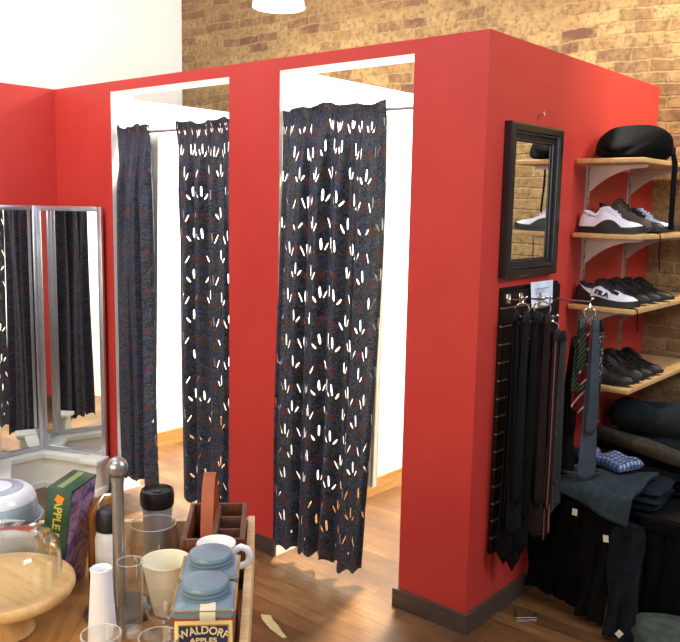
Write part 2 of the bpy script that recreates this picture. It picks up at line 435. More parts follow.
two_tone(rm, 'wall_right', 'red side wall carrying the mirror and shoe shelves', lambda n, c: n.x > .5 or n.z > .5)
struct(MB().bb(-1.276, -1.226, TH, DEP, 0, H), 'wall_divider', WHITE, 'white divider between the two fitting rooms')
struct(MB().bb(-W, -1.276, DEP - .03, DEP, 0, H - .02).bb(-1.226, -.1, DEP - .03, DEP, 0, H - .02), 'wall_back_lining', WHITE, 'white back wall inside the fitting rooms')
# baseboards
BH, BT = .08, .018
struct(MB().bb(-W, O1[0], -BT, 0, 0, BH), 'baseboard_front_left', BASEB)
struct(MB().bb(O1[1] , O2[0], -BT, 0, 0, BH), 'baseboard_front_middle', BASEB)
struct(MB().bb(O2[1] - BT, BT, -BT, 0, 0, BH).bb(O2[1] - BT, O2[1], 0, TH, 0, BH), 'baseboard_front_right', BASEB)
struct(MB().bb(0, BT, 0, DEP, 0, BH), 'baseboard_right', BASEB)
struct(MB().bb(-W, -W + .015, TH, DEP - .03, 0, .10), 'baseboard_inner_left', BASEL)
struct(MB().bb(-1.226, -1.211, TH, DEP - .03, 0, .10), 'baseboard_inner_divider', BASEL)
struct(MB().bb(-W, -W + BT, -2.4, 0, 0, BH), 'baseboard_left', BASEB)

# ------------------------------------------------------------------ curtains
def curtain(name, label, x0, x1, x0b, x1b, ztop, zbot, nf, seed, slope=0, group='patterned fitting room curtains', full=1.35, uoff=0, m=None, yoff=0, lap=0):
    rnd = random.Random(seed); NU, NV = 220, 70
    cw = (x1 - x0) * full
    ph = [rnd.uniform(0, 6.28) for _ in range(6)]
    mb = MB(); uvl = mb.b.loops.layers.uv.new('UVMap'); V = []; UV = {}
    for j in range(NV + 1):
        t = j / NV; row = []
        for i in range(NU + 1):
            s = i / NU; pin = math.sin(PI * s) ** .5 if 0 < s < 1 else 0
            zb = zbot + slope * s + .020 * abs(math.sin(PI * s * cw / .062)) ** 1.5 + .008 * math.sin(11 * s + ph[0])
            zt = ztop + .007 * math.sin(9 * s + ph[3]) + .006 * math.sin(23 * s + ph[1])
            z = zt * (1 - t) + zb * t
            fold = math.sin(2 * PI * nf * s + ph[0] + .8 * math.sin(2.1 * t + ph[4]))
            fold2 = math.sin(2 * PI * nf * 2.3 * s + ph[3] + 1.3 * t)
            xx = s + pin * (.55 / (2 * PI * nf)) * math.cos(2 * PI * nf * s + ph[0] + .8 * math.sin(2.1 * t + ph[4])) * min(1, .35 + t)
            xl, xr = x0 + (x0b - x0) * t ** 1.4, x1 + (x1b - x1) * t ** 1.4
            x = xl + (xr - xl) * min(1, max(0, xx))
            d = max(0, ztop - z)
            k = min(1, max(0, (d - .05) / .30))
            y = .024 + (.004 + .025 * k) * fold + (.003 + .007 * k) * fold2 - .014 * k
            if d < .045: y = .024 + .004 * fold2 + .010 * fold * (.045 - d) / .045 - .012 * (.045 - d) / .045
            y += .005 * math.sin(7 * t + 5 * s) * k
            y += yoff * min(1, .4 + d) - lap * t ** .8 * max(0, 1 - s * 3)
            v = mb.b.verts.new((x, y, z)); row.append(v); UV[v] = (s * cw + uoff, (ztop - zb) * (1 - t))
        V.append(row)
    for j in range(NV):
        for i in range(NU):
            f = mb.b.faces.new((V[j][i], V[j][i+1], V[j+1][i+1], V[j+1][i]))
            for l in f.loops: l[uvl].uv = UV[l.vert]
    o = mb.build(name, m or CURT, None, 180); tag(o, label, 'curtain', group); return o
curtain('patterned_curtain', 'narrow dark floral curtain bunched at the left side of the first opening', -2.308, -2.012, -2.316, -1.975, 2.062, .105, 3.2, 1, full=1.9, m=CURT_PLAIN)
curtain('patterned_curtain', 'dark floral cutout curtain drawn to the right side of the first opening', -1.822, -1.380, -1.815, -1.379, 2.062, .088, 3.6, 7, full=1.4, uoff=2.59, yoff=.036)
curtain('patterned_curtain', 'wide dark floral cutout curtain hanging alone in the second opening', -1.0455, -.476, -1.058, -.548, 2.084, .062, 4.2, 3, full=1.3, uoff=1.11, lap=.042)
def lining(label, x0, x1, x1b, z0, z1, seed):
    mb = MB(); rnd = random.Random(seed); p = rnd.uniform(0, 6); n = 40; rows = []
    for j in range(25):
        t = j / 24; r = []
        for i in range(n + 1):
            s = i / n; xr = x1 + (x1b - x1) * t
            r.append(Vector((x0 + (xr - x0) * s, 112e-3 + .010 * math.sin(16 * s + p + t) * (.3 + .7 * t), z1 + (z0 - z1) * t + .006 * math.sin(9 * s) * t)))
        rows.append(r)
    mb.loft(rows, closed=False)
    tag(mb.build('lining_curtain', LINING, None, 180), label, 'curtain', 'plain cream lining curtains')
lining('plain cream lining behind the bunched curtain of the first opening', -2.31, -2.06, -2.10, .45, 2.02, 2)
lining('plain cream lining strip behind the wide curtain of the second opening', -.60, -.53, -.545, .43, 2.04, 5)
for lab, (a, b), z in (('thin metal curtain rod across the first fitting room opening', O1, 2.030), ('thin metal curtain rod across the second fitting room opening', O2, 2.054)):
    t = thing('curtain_rod', lab, 'curtain rod', ((a+b)/2, .052, z))
    MB().cyl((a + .003, .052, z), (b - .003, .052, z), .0085).build('rod', SILVER, t)
    for x, s in ((a, 1), (b, -1)): MB().cyl((x + s*.001, .052, z), (x + s*.012, .052, z), .018).build('end_socket', SILVER, t)

# ------------------------------------------------------------------ pendant lamp
t = thing('pendant_lamp', 'white bell pendant lamp hanging above the red partition', 'lamp', (-1.945, .9, 2.80))
SHADE = mat('white_enamel_shade', rgb(244,242,236), .3, var=.02, Emission_Color=(1,.95,.85,1), Emission_Strength=.25)
MB().lathe([(.155,0),(.152,.012),(.146,.05),(.128,.10),(.095,.15),(.055,.185),(.03,.20),(.028,.197),(.052,.18),(.09,.145),(.122,.098),(.14,.05),(.146,.012),(.148,.0)], (-1.945,.9,2.80), close=True).build('lamp_shade', SHADE, t)
MB().cyl((-1.945,.9,3.0),(-1.945,.9,3.07),.026,.02).build('socket', BLACKP, t)
MB().cyl((-1.945,.9,3.07),(-1.945,.9,4.27),.004,seg=8).build('cord', BLACKP, t)
MB().lathe([(0,.03),(.06,.03),(.065,0),(0,0)], (-1.945,.9,4.268)).build('ceiling_cap', CERAM, t)
BULB = mat('lit_bulb', rgb(255,240,215), .3, var=.01, Emission_Color=(1,.88,.7,1), Emission_Strength=14)
MB().ball((-1.945,.9,2.90), .045).build('bulb', BULB, t)

# ------------------------------------------------------------------ folding mirror on its white base
def folding_mirror():
    K = Vector((-2.784, -.193)); Cn = Vector((-2.787, -.487))
    ra, la = .385, -.498
    Re = K + Vector((math.cos(ra), math.sin(ra))) * .434
    Le = Cn + Vector((math.cos(la), math.sin(la))) * .36
    t = thing('folding_mirror', 'silver framed folding mirror on white base against the red wall', 'mirror', (-2.72, -.41, 0))
    Z0, Z1 = .207, 1.632
    def panel(a, b):
        a3, b3 = Vector((*a, 0)), Vector((*b, 0)); d = (b3 - a3); L = d.length; d.normalize()
        n = Vector((-d.y, d.x, 0));
        if n.dot(Vector((1.5, -2.6, 0)) - a3) < 0 and n.x < 0: n = -n
        if n.x < 0: n = -n
        if abs(d.x) > .5 and n.dot(Vector((-2.5, -.41, 0)) - (a3 + b3)/2) < 0: n = -n
        M = Matrix((( d.x, n.x, 0, a3.x), (d.y, n.y, 0, a3.y), (0, 0, 1, 0), (0,0,0,1)))
        w, th = .028, .012
        def bx(x0, x1, y0, y1, z0, z1):
            return [(x0+x1)/2, (y0+y1)/2, (z0+z1)/2], (x1-x0, y1-y0, z1-z0)
        f = MB()
        for q in (bx(0, w, -th, th, Z0, Z1), bx(L-w, L, -th, th, Z0, Z1), bx(w, L-w, -th, th, Z0, Z0+w), bx(w, L-w, -th, th, Z1-w, Z1)):
            c, s = q; f.box(M @ Vector(c), s, rot=M.to_3x3().to_4x4(), bev=.003)
        fr = f.build('mirror_frame', SILVER, t)
        c, s = bx(w*.6, L-w*.6, -.008, .004, Z0+w*.6, Z1-w*.6)
        MB().box(M @ Vector(c), s, rot=M.to_3x3().to_4x4()).build('mirror_panel', MIRROR, t)
    panel(K, Re); panel(Cn, K); panel(Cn, Le)
    # base following the three panels
    line = [Le, Cn, K, Re]
    def off(dist):
        out = []
        for i, p in enumerate(line):
            ns = []
            for a, b in ((i-1, i), (i, i+1)):
                if 0 <= a and b < len(line):
                    d = (line[b] - line[a]).normalized(); ns.append(Vector((d.y, -d.x)))
            n = sum(ns, Vector((0, 0))); n = n / n.length_squared * (1 if len(ns) == 1 else 2) / (1 if len(ns) == 1 else 1)
            if len(ns) == 1: n = ns[0]
            out.append(p + n * dist)
        return out
    def strip(f, bk, z0, z1, name):
        poly = [tuple(p) for p in off(f)] + [tuple(p) for p in off(bk)][::-1]
        MB().prism(poly, z0, z1).build(name, TRIMW, t, 25)
    strip(.080, -.016, .180, .205, 'ledge'); strip(.058, -.016, .03, .180, 'riser'); strip(.075, -.016, 0, .03, 'plinth')
    for e, q in ((Re, off(.10)[3]),):
        dv = (q - e).normalized(); al = Vector((dv.y, -dv.x)); c = e + dv * .065
        if al.dot(Vector((-2.8, -.41)) - e) < 0: al = -al
        c = c + al * .045
        rz = math.atan2(dv.y, dv.x)
        p = MB()
        p.box((c.x, c.y, .200), (.125, .125, .026), rot=(0,0,rz), bev=.006).box((c.x, c.y, .105), (.09, .09, .15), rot=(0,0,rz), bev=.008).box((c.x, c.y, .022), (.115, .11, .044), rot=(0,0,rz), bev=.008)
        p.build('corner_post', TRIMW, t)
folding_mirror()

# ------------------------------------------------------------------ framed wall mirror on the right face
def wall_mirror():
    y0, y1, z0, z1 = .135, .575, 1.400, 1.992
    t = thing('wall_mirror', 'black stepped frame mirror hanging on the red side wall', 'mirror', (0, .355, z0))
    prof = [(0, 0), (0, .028), (.008, .034), (.030, .034), (.034, .026), (.040, .026), (.046, .020), (.060, .018), (.064, .010), (.070, .010), (.070, 0)]
    rings = []
    for d, h in prof: rings.append([Vector((.001 + h, y0 + d, z0 + d)), Vector((.001 + h, y1 - d, z0 + d)), Vector((.001 + h, y1 - d, z1 - d)), Vector((.001 + h, y0 + d, z1 - d))])
    f = MB(); f.loft(rings, cap=False); f.build('mirror_frame', BLACKF, t, 20)
    MB().bb(.002, .009, y0 + .066, y1 - .066, z0 + .066, z1 - .066).build('mirror_panel', MIRROR, t)
    bead = MB()
    for d, x in ((.037, .0275), (.062, .0155)):
        P_ = [(x, y0+d, z0+d), (x, y1-d, z0+d), (x, y1-d, z1-d), (x, y0+d, z1-d)]
        for a, b in zip(P_, P_[1:] + P_[:1]): bead.cyl(a, b, .0035, seg=8)
    bead.build('bead', mat('blue_black_bead', rgb(44,48,66), .2, .3), t)
wall_mirror()
n_ = thing('picture_nail', 'small silver nail in the red wall above the black mirror', 'nail', (0, .40, 2.035))
MB().cyl((0,.40,2.035),(.022,.40,2.04),.0035,seg=8).build('shank', CHROME, n_); MB().cyl((.022,.40,2.04),(.026,.40,2.041),.009,seg=12).build('nail_head', CHROME, n_)

# ------------------------------------------------------------------ slatwall panel, sign, pegs
sp = thing('slatwall_panel', 'dark grooved slatwall panel fixed under the black mirror', 'display panel', (0, .395, .28))
PY0, PY1, PZ0, PZ1, NS = .15, .645, .285, 1.362, 15
pm = MB(); step = (PZ1 - PZ0) / NS; pts = [(.001, PZ0)]
for i in range(NS):
    z = PZ0 + i * step
    pts += [(.020, z + .001), (.020, z + step - .012), (.008, z + step - .012), (.008, z + step - .001)]
pts += [(.001, PZ1)]
pm.prism(pts, PY0, PY1, Matrix(((1,0,0,0),(0,0,1,0),(0,1,0,0),(0,0,0,1)))); pm.build('panel_board', DARKPANEL, sp, 0)
for i in range(NS - 1):
    z = PZ0 + (i + 1) * step - .0065
    MB().bb(.0085, .0215, PY0 - .001, PY1 + .001, z - .003, z + .003).build('groove_strip', INSERT, sp, 0)
sg = thing('paper_sign', 'small white paper sign on the slatwall panel top edge', 'sign', (.03, .46, 1.27))
sgm = MB(); sgm.loft([[Vector((.030 + .010 * math.sin(k), .368 + .20 * k / 12, 1.268 + .005*k/12)) for k in range(13)], [Vector((.024, .362 + .20 * k / 12, 1.372)) for k in range(13)]], closed=False)
sgm.build('sheet', PAPER, sg)
GREYINK = mat('pale_grey_ink', rgb(150,156,172), .7, var=.05)
ik = MB()
for z, a, b in ((1.345, .39, .50), (1.330, .39, .47), (1.308, .39, .44), (1.300, .39, .45)): ik.bb(.0375, .0382, a, b, z - .002, z + .002)
ik.build('writing', GREYINK, sg, 0)
sc_ = MB(); sc_.bb(.0205, .024, .40, .55, 1.26, 1.30); sc_.build('sign_clip', CHROME, sg)

def peg(label, y, z, L, ring=False):
    t = thing('display_peg', label, 'hook', (.0205, y, z), group='chrome pegs of the slatwall panel')
    MB().box((.023, y, z), (.005, .03, .04), bev=.001).build('peg_plate', CHROME, t)
    MB().tube([(.024, y, z), (L * .5, y, z), (L - .01, y, z + .002), (L, y, z + .012)], .0032, 8).build('peg_arm', CHROME, t)
    MB().ball((L, y, z + .014), .006, 10).build('peg_tip', CHROME, t)
PEGS = [('first chrome peg, nearest the front edge of the panel', .185, 1.318, .10), ('second chrome peg, under the paper sign', .285, 1.316, .135), ('third chrome peg, lower than the others with brown ties', .345, 1.238, .155), ('long chrome peg reaching toward the shoe shelves', .45, 1.305, .25)]
for p in PEGS: peg(*p)

def ring_hanger(label, c, r, ang):
    """D-shaped chrome ring hanging from a peg, its plane turned by ang"""
    t = thing('tie_ring', label, 'tie ring', c, ang, 'chrome tie rings on the pegs')
    pts = [(r * 1.0 * math.cos(a), 0, r * (1.15 if math.sin(a) < 0 else .85) * math.sin(a)) for a in [2*PI*k/24 for k in range(24)]]
    MB().tube(pts, .0035, 8, cyclic=True).build('ring', CHROME, t, world=False)
    MB().tube([(0, 0, r*.8), (0, .008, r*.8 + .018), (0, 0, r*.8 + .026)], .003, 8).build('hook', CHROME, t, world=False)
    return t
RINGS = [((.085, .185, 1.285), .026), ((.118, .285, 1.283), .032), ((.135, .345, 1.205), .024), ((.242, .45, 1.262), .022)]
for (c, r), l in zip(RINGS, ('chrome ring holding black ties on the first peg', 'wide chrome ring below the paper sign', 'chrome ring holding maroon and brown ties', 'chrome ring on the long peg holding grey and striped ties')): ring_hanger(l, c, r, .5)

# ------------------------------------------------------------------ ties
def blade(w0, w1, length, th, bow, m, parent, name, x0, tip=True, curl=0):
    """hanging strip in local coordinates (x across, y out, z down from 0) with a pointed tip, UV in metres"""
    mb = MB(); uvl = mb.b.loops.layers.uv.new('UVMap'); n = 22; rows = []; UV = {}
    for j in range(n + 1):
        t = j / n; w = w0 + (w1 - w0) * min(1, t * 1.15)
        row = []
        for i in range(7):
            s = i / 6 - .5
            z = -length * t
            if tip and t > .93: z = -length * (.93 + (t - .93) * (1 - abs(s) * 1.6))
            y = bow * math.sin(PI * t) + th * (1 - (2 * s) ** 2) + .006 * math.sin(5 * t + curl) 
            v = mb.b.verts.new((x0 + s * w + curl * .012 * math.sin(2.4 * t + curl), y, z)); row.append(v); UV[v] = (s * w, z)
        rows.append(row)
    for a, b in zip(rows, rows[1:]):
        for i in range(6):
            f = mb.b.faces.new((a[i], a[i+1], b[i+1], b[i]))
            for l in f.loops: l[uvl].uv = UV[l.vert]
    o = mb.build(name, m, parent, 60, world=False)
    so = o.modifiers.new('thick', 'SOLIDIFY'); so.thickness = .003; so.offset = 0
    return o
def tie(label, loc, rz, length, w, m, group, curl=0, tail=.8):
    t = thing('necktie', label, 'tie', loc, rz, group)
    blade(.026, w, length, .008, .012, m, t, 'front_blade', 0, curl=curl)
    blade(.024, w * .6, length * tail, .004, -.014, m, t, 'back_blade', .004, curl=curl * .5)
    lp = MB(); lp.tube([(0, .010, -.03), (0, .011, -.004), (0, .004, .006), (0, -.006, .005), (0, -.012, -.006), (0, -.012, -.03)], .012, 8, flat=.35); lp.build('fold', FOLD.get(m.name, m), t, world=False)
    return t
TM = dict(
    black=mat('black_silk', rgb(9,8,10), .5, var=.3, Specular_IOR_Level=.15), ink=mat('ink_silk', rgb(13,13,18), .5, var=.3, Specular_IOR_Level=.15), plum=mat('plum_black_silk', rgb(20,12,15), .5, var=.3, Specular_IOR_Level=.15),
    brown=mat('dark_brown_silk', rgb(30,20,19), .5, var=.3, Specular_IOR_Level=.15), maroon=striped('maroon_beaded_silk', rgb(46,16,18), rgb(120,92,78), 0, 55, .22),
    rust=striped('rust_twill', rgb(52,20,18), rgb(22,14,14), .6, 60, .4), green=striped('green_stripe_silk', rgb(32,40,31), rgb(74,82,60), .7, 75, .3),
    red=striped('red_white_stripe_silk', rgb(92,18,30), rgb(180,156,158), .75, 24, .17), grey=mat('slate_grey_silk', rgb(58,64,74), .45, var=.2, Specular_IOR_Level=.15), pattern=spotted('green_red_paisley', rgb(16,24,21), rgb(60,26,22), 60),
    taupe=spotted('taupe_dots', rgb(44,36,32), rgb(92,78,64), 90), bead=spotted('beaded_black', rgb(16,16,16), rgb(170,160,130), 95))
FOLD = {TM['red'].name: mat('burgundy_silk', rgb(84,18,28), .5, var=.2), TM['maroon'].name: TM['plum'], TM['rust'].name: TM['plum'], TM['green'].name: mat('dark_green_silk', rgb(32,40,31), .5, var=.2),
        TM['pattern'].name: TM['ink'], TM['taupe'].name: TM['brown'], TM['bead'].name: TM['black']}
A90 = .75   # ties turned to show their face toward the shop
spec = [
    # label, x, y, ztop, length, width, key, curl
    ('black silk tie, longest at the outer edge of the panel', .075, .150, 1.275, 1.02, .065, 'black', .6),
    ('ink blue tie among the black ties on the first ring', .095, .175, 1.272, .90, .06, 'ink', -.4),
    ('plum black tie hanging beside the ink blue tie', .085, .205, 1.270, 1.06, .06, 'plum', .2),
    ('second plain black tie, just left of the wide ring', .105, .232, 1.268, .98, .058, 'black', -.7),
    ('black brown tie under the paper sign', .120, .262, 1.258, .84, .058, 'brown', .4),
    ('second dark brown tie, below the wide ring', .128, .292, 1.258, .92, .06, 'brown', -.3),
    ('rust brown twill tie next to the beaded maroon tie', .130, .322, 1.185, .82, .05, 'rust', .3),
    ('maroon tie with pale beaded lines in the middle', .142, .340, 1.186, .86, .05, 'maroon', -.2),
    ('taupe dotted narrow tie beside the maroon one', .152, .358, 1.184, .78, .042, 'taupe', .2),
    ('dark green and red paisley tie at the right of the brown ties', .150, .392, 1.180, .74, .07, 'pattern', -.5),
]
for n_i, (l, x, y, z, L, w, k, cu) in enumerate(spec): tie(l, (x + (n_i % 2) * .019, y - (n_i % 2) * .0205, z), A90, L, w, TM[k], 'dark ties hanging on the slatwall', cu, .85)
spec2 = [
    ('green striped tie at the left of the long peg bundle', .205, .44, 1.235, .30, .06, 'green', .5),
    ('burgundy tie with white diagonal stripes', .232, .437, 1.232, .38, .068, 'red', -.3),
    ('slate grey tie, the longest in the long peg bundle', .262, .437, 1.236, .66, .072, 'grey', .6),
    ('narrow black beaded tie at the right of the grey tie', .288, .452, 1.222, .42, .028, 'bead', .1),
    ('long black tie hanging behind the striped bundle', .165, .47, 1.15, .58, .07, 'black', -.4),
]
for n_i, (l, x, y, z, L, w, k, cu) in enumerate(spec2): tie(l, (x + ((n_i + 1) % 2) * .019, y - ((n_i + 1) % 2) * .0205, z), A90, L, w, TM[k], 'ties bundled on the long peg', cu, .7)

# ------------------------------------------------------------------ shelves, standards, brackets
SH = [1.885, 1.567, 1.252, .908]; YS0, YS1, SD = .752, 1.70, .305
names_ = ['top pale wood shelf holding the black bag', 'second pale wood shelf from the top with white sneakers', 'third pale wood shelf with black and white shoes', 'lowest pale wood shelf with black dress shoes']
for z, l in zip(SH, names_):
    t = thing('wall_shelf', l, 'shelf', (0, 1.2, z), group='pale wood shoe shelves')
    MB().bb(.012, SD, YS0, YS1, z - .020, z, bev=.002).build('shelf_board', SHELFW, t)
    for y in (.895, 1.385):
        poly = [(.016, z - .022), (SD - .03, z - .022), (SD - .035, z - .032)]
        for k in range(9):
            a = k / 8; poly.append((.016 + (SD - .07) * (1 - a) ** 1.0 * .97 + .006, z - .036 - .10 * a ** 2.2))
        poly.append((.016, z - .14))
        MB().prism(poly, y - .004, y + .004, Matrix(((1,0,0,0),(0,0,1,0),(0,1,0,0),(0,0,0,1)))).build('bracket', BRACKET, t, 0)
for y, l in ((.895, 'silver slotted shelf upright nearest the mirror'), (1.385, 'silver slotted shelf upright nearest the brick wall')):
    t = thing('shelf_standard', l, 'shelf upright', (0, y, .76), group='silver shelf uprights')
    MB().bb(.0005, .012, y - .012, y + .012, .76, 1.875).build('rail', SILVER, t, 0)
    s = MB()
    for k in range(17): s.bb(.0118, .0126, y - .004, y + .004, .80 + k * .065, .815 + k * .065)
    s.build('slots', BLACKP, t, 0)

# ------------------------------------------------------------------ shoes (toe along +x, heel at the origin)
def make_shoe(label, loc, rz, cat='shoe', style='sneaker', up=None, sole=None, panel=None, lace=None, L=.285, group=None, low=1.0, stripe=None):
    t = thing({'sneaker': 'sneaker', 'dress': 'dress_shoe', 'casual': 'casual_shoe'}[style], label, cat, loc, rz, group)
    def hw(s):   # half width along the length
        return L * (.105 + .045 * math.sin(PI * min(1, s * 1.05)) - .012 * math.cos(2 * PI * s)) * (1 if s < .8 else max(.12, math.sqrt(max(0, 1 - ((s - .8) / .205) ** 2)))) * (1 if s > .06 else .75 + .25 * s / .06)
    def top(s):
        pts = [(0, .070), (.06, .088), (.15, .078), (.25, .072), (.33, .095), (.40, .100), (.5, .084), (.62, .064), (.75, .052), (.88, .046), (.96, .038), (1, .022)]
        for (a, h0), (b, h1) in zip(pts, pts[1:]):
            if s <= b: u = (s - a) / (b - a); u = u*u*(3-2*u); return (h0 + (h1 - h0) * u) * low
        return .022
    def cen(s): return .010 * math.sin(PI * s)
    rings = []; NSg = 26; sol = .022 if style == 'sneaker' else .014
    for k in range(NSg + 1):
        s = k / NSg; h = top(s); w = hw(s); r = []
        for i in range(17):
            a = PI * i / 16; cx = math.copysign(abs(math.cos(a)) ** .75, math.cos(a)); sz = math.sin(a) ** .7
            nar = 1 - .38 * sz * (1 if s < .6 else .7)
            r.append(Vector((s * L, cen(s) + w * cx * nar, sol + (h - sol) * sz)))
        rings.append(r)
    mb = MB(); mb.loft(rings); u = mb.build('upper', up, t, 50, world=False)
    # sole with a slightly raised toe and a heel
    sb = MB(); rr = []
    for k in range(NSg + 1):
        s = k / NSg; w = hw(s) * 1.05; lift = .010 * max(0, (s - .75) / .25) ** 2; x = s * L * 1.02 - .003
        zb = lift + (0 if style == 'sneaker' or s < .30 else .006)
        rr.append([Vector((x, cen(s) - w, zb)), Vector((x, cen(s) + w, zb)), Vector((x, cen(s) + w * 1.0, sol + .006 + lift)), Vector((x, cen(s) - w * 1.0, sol + .006 + lift))])
    sb.loft(rr); sb.build('sole', sole, t, 40, world=False)
    # collar opening
    cb = MB(); pts = []
    for k in range(20):
        a = 2 * PI * k / 20; s = .185 + .135 * math.cos(a); pts.append((s * L, cen(s) + hw(.2) * .52 * math.sin(a), top(s) * .985 + .002))
    cb.tube(pts, .007, 8, cyclic=True); cb.build('collar', panel or up, t, 60, world=False)
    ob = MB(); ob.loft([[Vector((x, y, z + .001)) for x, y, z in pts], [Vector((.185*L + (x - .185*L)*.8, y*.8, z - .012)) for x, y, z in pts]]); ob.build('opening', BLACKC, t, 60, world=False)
    tg = MB(); tr = []
    for k in range(8):
        s = .30 + .30 * k / 7; tr.append([Vector((s * L, cen(s) + q * hw(s) * .42, top(s) + .006 + .012 * (1 - k / 7) ** 2 - .004 * abs(q))) for q in (-1, -.5, 0, .5, 1)] + [Vector((s * L, cen(s) + q * hw(s) * .42, top(s) - .01)) for q in (1, 0, -1)])
    tg.loft(tr); tg.build('tongue', panel or up, t, 50, world=False)
    if lace:
        lb = MB()
        for k in range(5):
            s = .36 + .055 * k; w = hw(s) * .45
            lb.tube([(s*L, cen(s) - w, top(s) - .006), ((s+.01)*L, cen(s) - w*.4, top(s) + .010), ((s+.01)*L, cen(s) + w*.4, top(s) + .010), (s*L, cen(s) + w, top(s) - .006)], .0028, 6)
        lb.build('lace', lace, t, 60, world=False)
    if stripe:   # swooping dark panel along the lower side, both sides
        for sd in (-1, 1):
            st = MB(); lo, hi = [], []
            for k in range(15):
                q = k / 14; s = .24 + .66 * q; zt = .018 + (.046 * math.sin(PI * min(1, q * 1.25)) ** 1.2 if q < .8 else .014) * (1 - .25 * q); 
                for zz, arr in ((.020, lo), (max(.024, zt), hi)):
                    f = min(1, max(0, (zz - sol) / (top(s) - sol))); aa = math.asin(min(1, max(0, f) ** (1/.7)))
                    nar = 1 - .38 * f * (1 if s < .6 else .7)
                    arr.append(Vector((s * L, cen(s) + sd * (hw(s) * math.cos(aa) ** .75 * nar + .0042), zz)))
            st.loft([lo, hi], closed=False); st.build('side_panel', stripe, t, 60, world=False)
    return t
LWHITE = mat('white_leather', rgb(214,214,226), .4, var=.05); LBLACK = mat('black_leather', rgb(10,10,12), .45, var=.3); LBROWN = mat('brown_suede', rgb(74,62,54), .8, var=.2)
LDBROWN = mat('dark_brown_leather', rgb(24,19,17), .4, var=.25); LPALE = mat('pale_blue_leather', rgb(186,204,222), .4, var=.06); RUB = mat('black_rubber', rgb(22,23,28), .5, var=.2); LGREY = mat('grey_lace', rgb(120,120,126), .8, var=.1)
s2, s3, s4 = SH[1] + .001, SH[2] + .001, SH[3] + .001
make_shoe('white sneaker with black sole and swoosh panel at the second shelf end', (.018, .825, s2), -.10, 'shoe', 'sneaker', LWHITE, RUB, LWHITE, LWHITE, .292, 'shoes on the second shelf', 1.05, RUB)
make_shoe('taupe brown suede shoe behind the white sneaker', (.03, .962, s2), .02, 'shoe', 'casual', LBROWN, RUB, LDBROWN, LDBROWN, .25, 'shoes on the second shelf', 1.42)
make_shoe('black and brown shoe between the suede shoe and pale blue sneaker', (.05, 1.075, s2), -.04, 'shoe', 'casual', LDBROWN, RUB, LBLACK, LBLACK, .255, 'shoes on the second shelf', 1.0)
make_shoe('pale blue white sneaker farther along the second shelf', (.03, 1.195, s2), -.05, 'shoe', 'sneaker', LPALE, RUB, LPALE, LWHITE, .275, 'shoes on the second shelf', 1.0, RUB)
fl = make_shoe('white and black sneaker with letters on its side, third shelf end', (.02, .825, s3), -.10, 'shoe', 'sneaker', LWHITE, RUB, LBLACK, LBLACK, .29, 'shoes on the third shelf', 1.08)
def lettered_sneaker():
    L, low, t = .29, 1.08, fl
    def hw(s): return L * (.105 + .045 * math.sin(PI * min(1, s * 1.05)) - .012 * math.cos(2 * PI * s)) * (1 if s < .8 else max(.12, math.sqrt(max(0, 1 - ((s - .8) / .205) ** 2)))) * (1 if s > .06 else .75 + .25 * s / .06)
    def top(s):
        pts = [(0, .070), (.06, .088), (.15, .078), (.25, .072), (.33, .095), (.40, .100), (.5, .084), (.62, .064), (.75, .052), (.88, .046), (.96, .038), (1, .022)]
        for (a, h0), (b, h1) in zip(pts, pts[1:]):
            if s <= b: u = (s - a) / (b - a); u = u*u*(3-2*u); return (h0 + (h1 - h0) * u) * low
        return .022
    def P_(s, f, sd, o):
        aa = math.asin(min(1, max(0, f)) ** (1/.7)); nar = 1 - .38 * f * (1 if s < .6 else .7)
        return Vector((s * L - (o if s < .02 else 0), .010 * math.sin(PI * s) + sd * (hw(s) * math.cos(aa) ** .75 * nar + o), .022 + (top(s) - .022) * f + o * f))
    for sd in (-1, 1):
        for nm, fa, fb, s0, s1 in (('heel_panel', lambda q: .02, lambda q: .97 - .5 * q, 0, .27), ('eyestay', lambda q: .70 + .05 * math.sin(PI*q), lambda q: .97, .27, .70), ('lower_edge', lambda q: .0, lambda q: .16 + .10 * (1-q), .2, .72)):
            mb = MB(); rows = [[P_(s0 + (s1 - s0) * k / 16, fa(k/16) + (fb(k/16) - fa(k/16)) * j / 5, sd, .0022) for k in range(17)] for j in range(6)]
            mb.loft(rows, closed=False); mb.build(nm, LBLACK, t, 60, world=False)
    a, b = P_(.36, .46, -1, .004), P_(.60, .46, -1, .004); up_ = P_(.48, .62, -1, .004) - P_(.48, .30, -1, .004)
    x = (b - a).normalized(); y = (up_ - x * up_.dot(x)).normalized(); z = x.cross(y)
    M = ROOT[t.name] @ Matrix(((x.x, y.x, z.x, 0), (x.y, y.y, z.y, 0), (x.z, y.z, z.z, 0), (0,0,0,1)))
    c = ROOT[t.name] @ P_(.46, .42, -1, .0045); M = Matrix.Translation(c) @ ROOT[t.name].to_3x3().to_4x4() @ Matrix(((x.x, y.x, z.x, 0), (x.y, y.y, z.y, 0), (x.z, y.z, z.z, 0), (0,0,0,1)))
    lettering('side_writing', 'FILA', .030, mat('navy_ink', rgb(30,36,72), .5, var=.02), t, M, extrude=.004, sx=1.2)
lettered_sneaker()
for i, (y, lab) in enumerate(((.965, 'plain black lace-up shoe directly behind the lettered sneaker'), (1.08, 'second plain black lace-up shoe on the third shelf'), (1.20, 'third black lace-up shoe, far along the third shelf'))):
    make_shoe(lab, (.035 + .01*i, y, s3), -.05, 'shoe', 'casual', LBLACK, RUB, LBLACK, LBLACK, .27, 'shoes on the third shelf', 1.05 - .05*i)
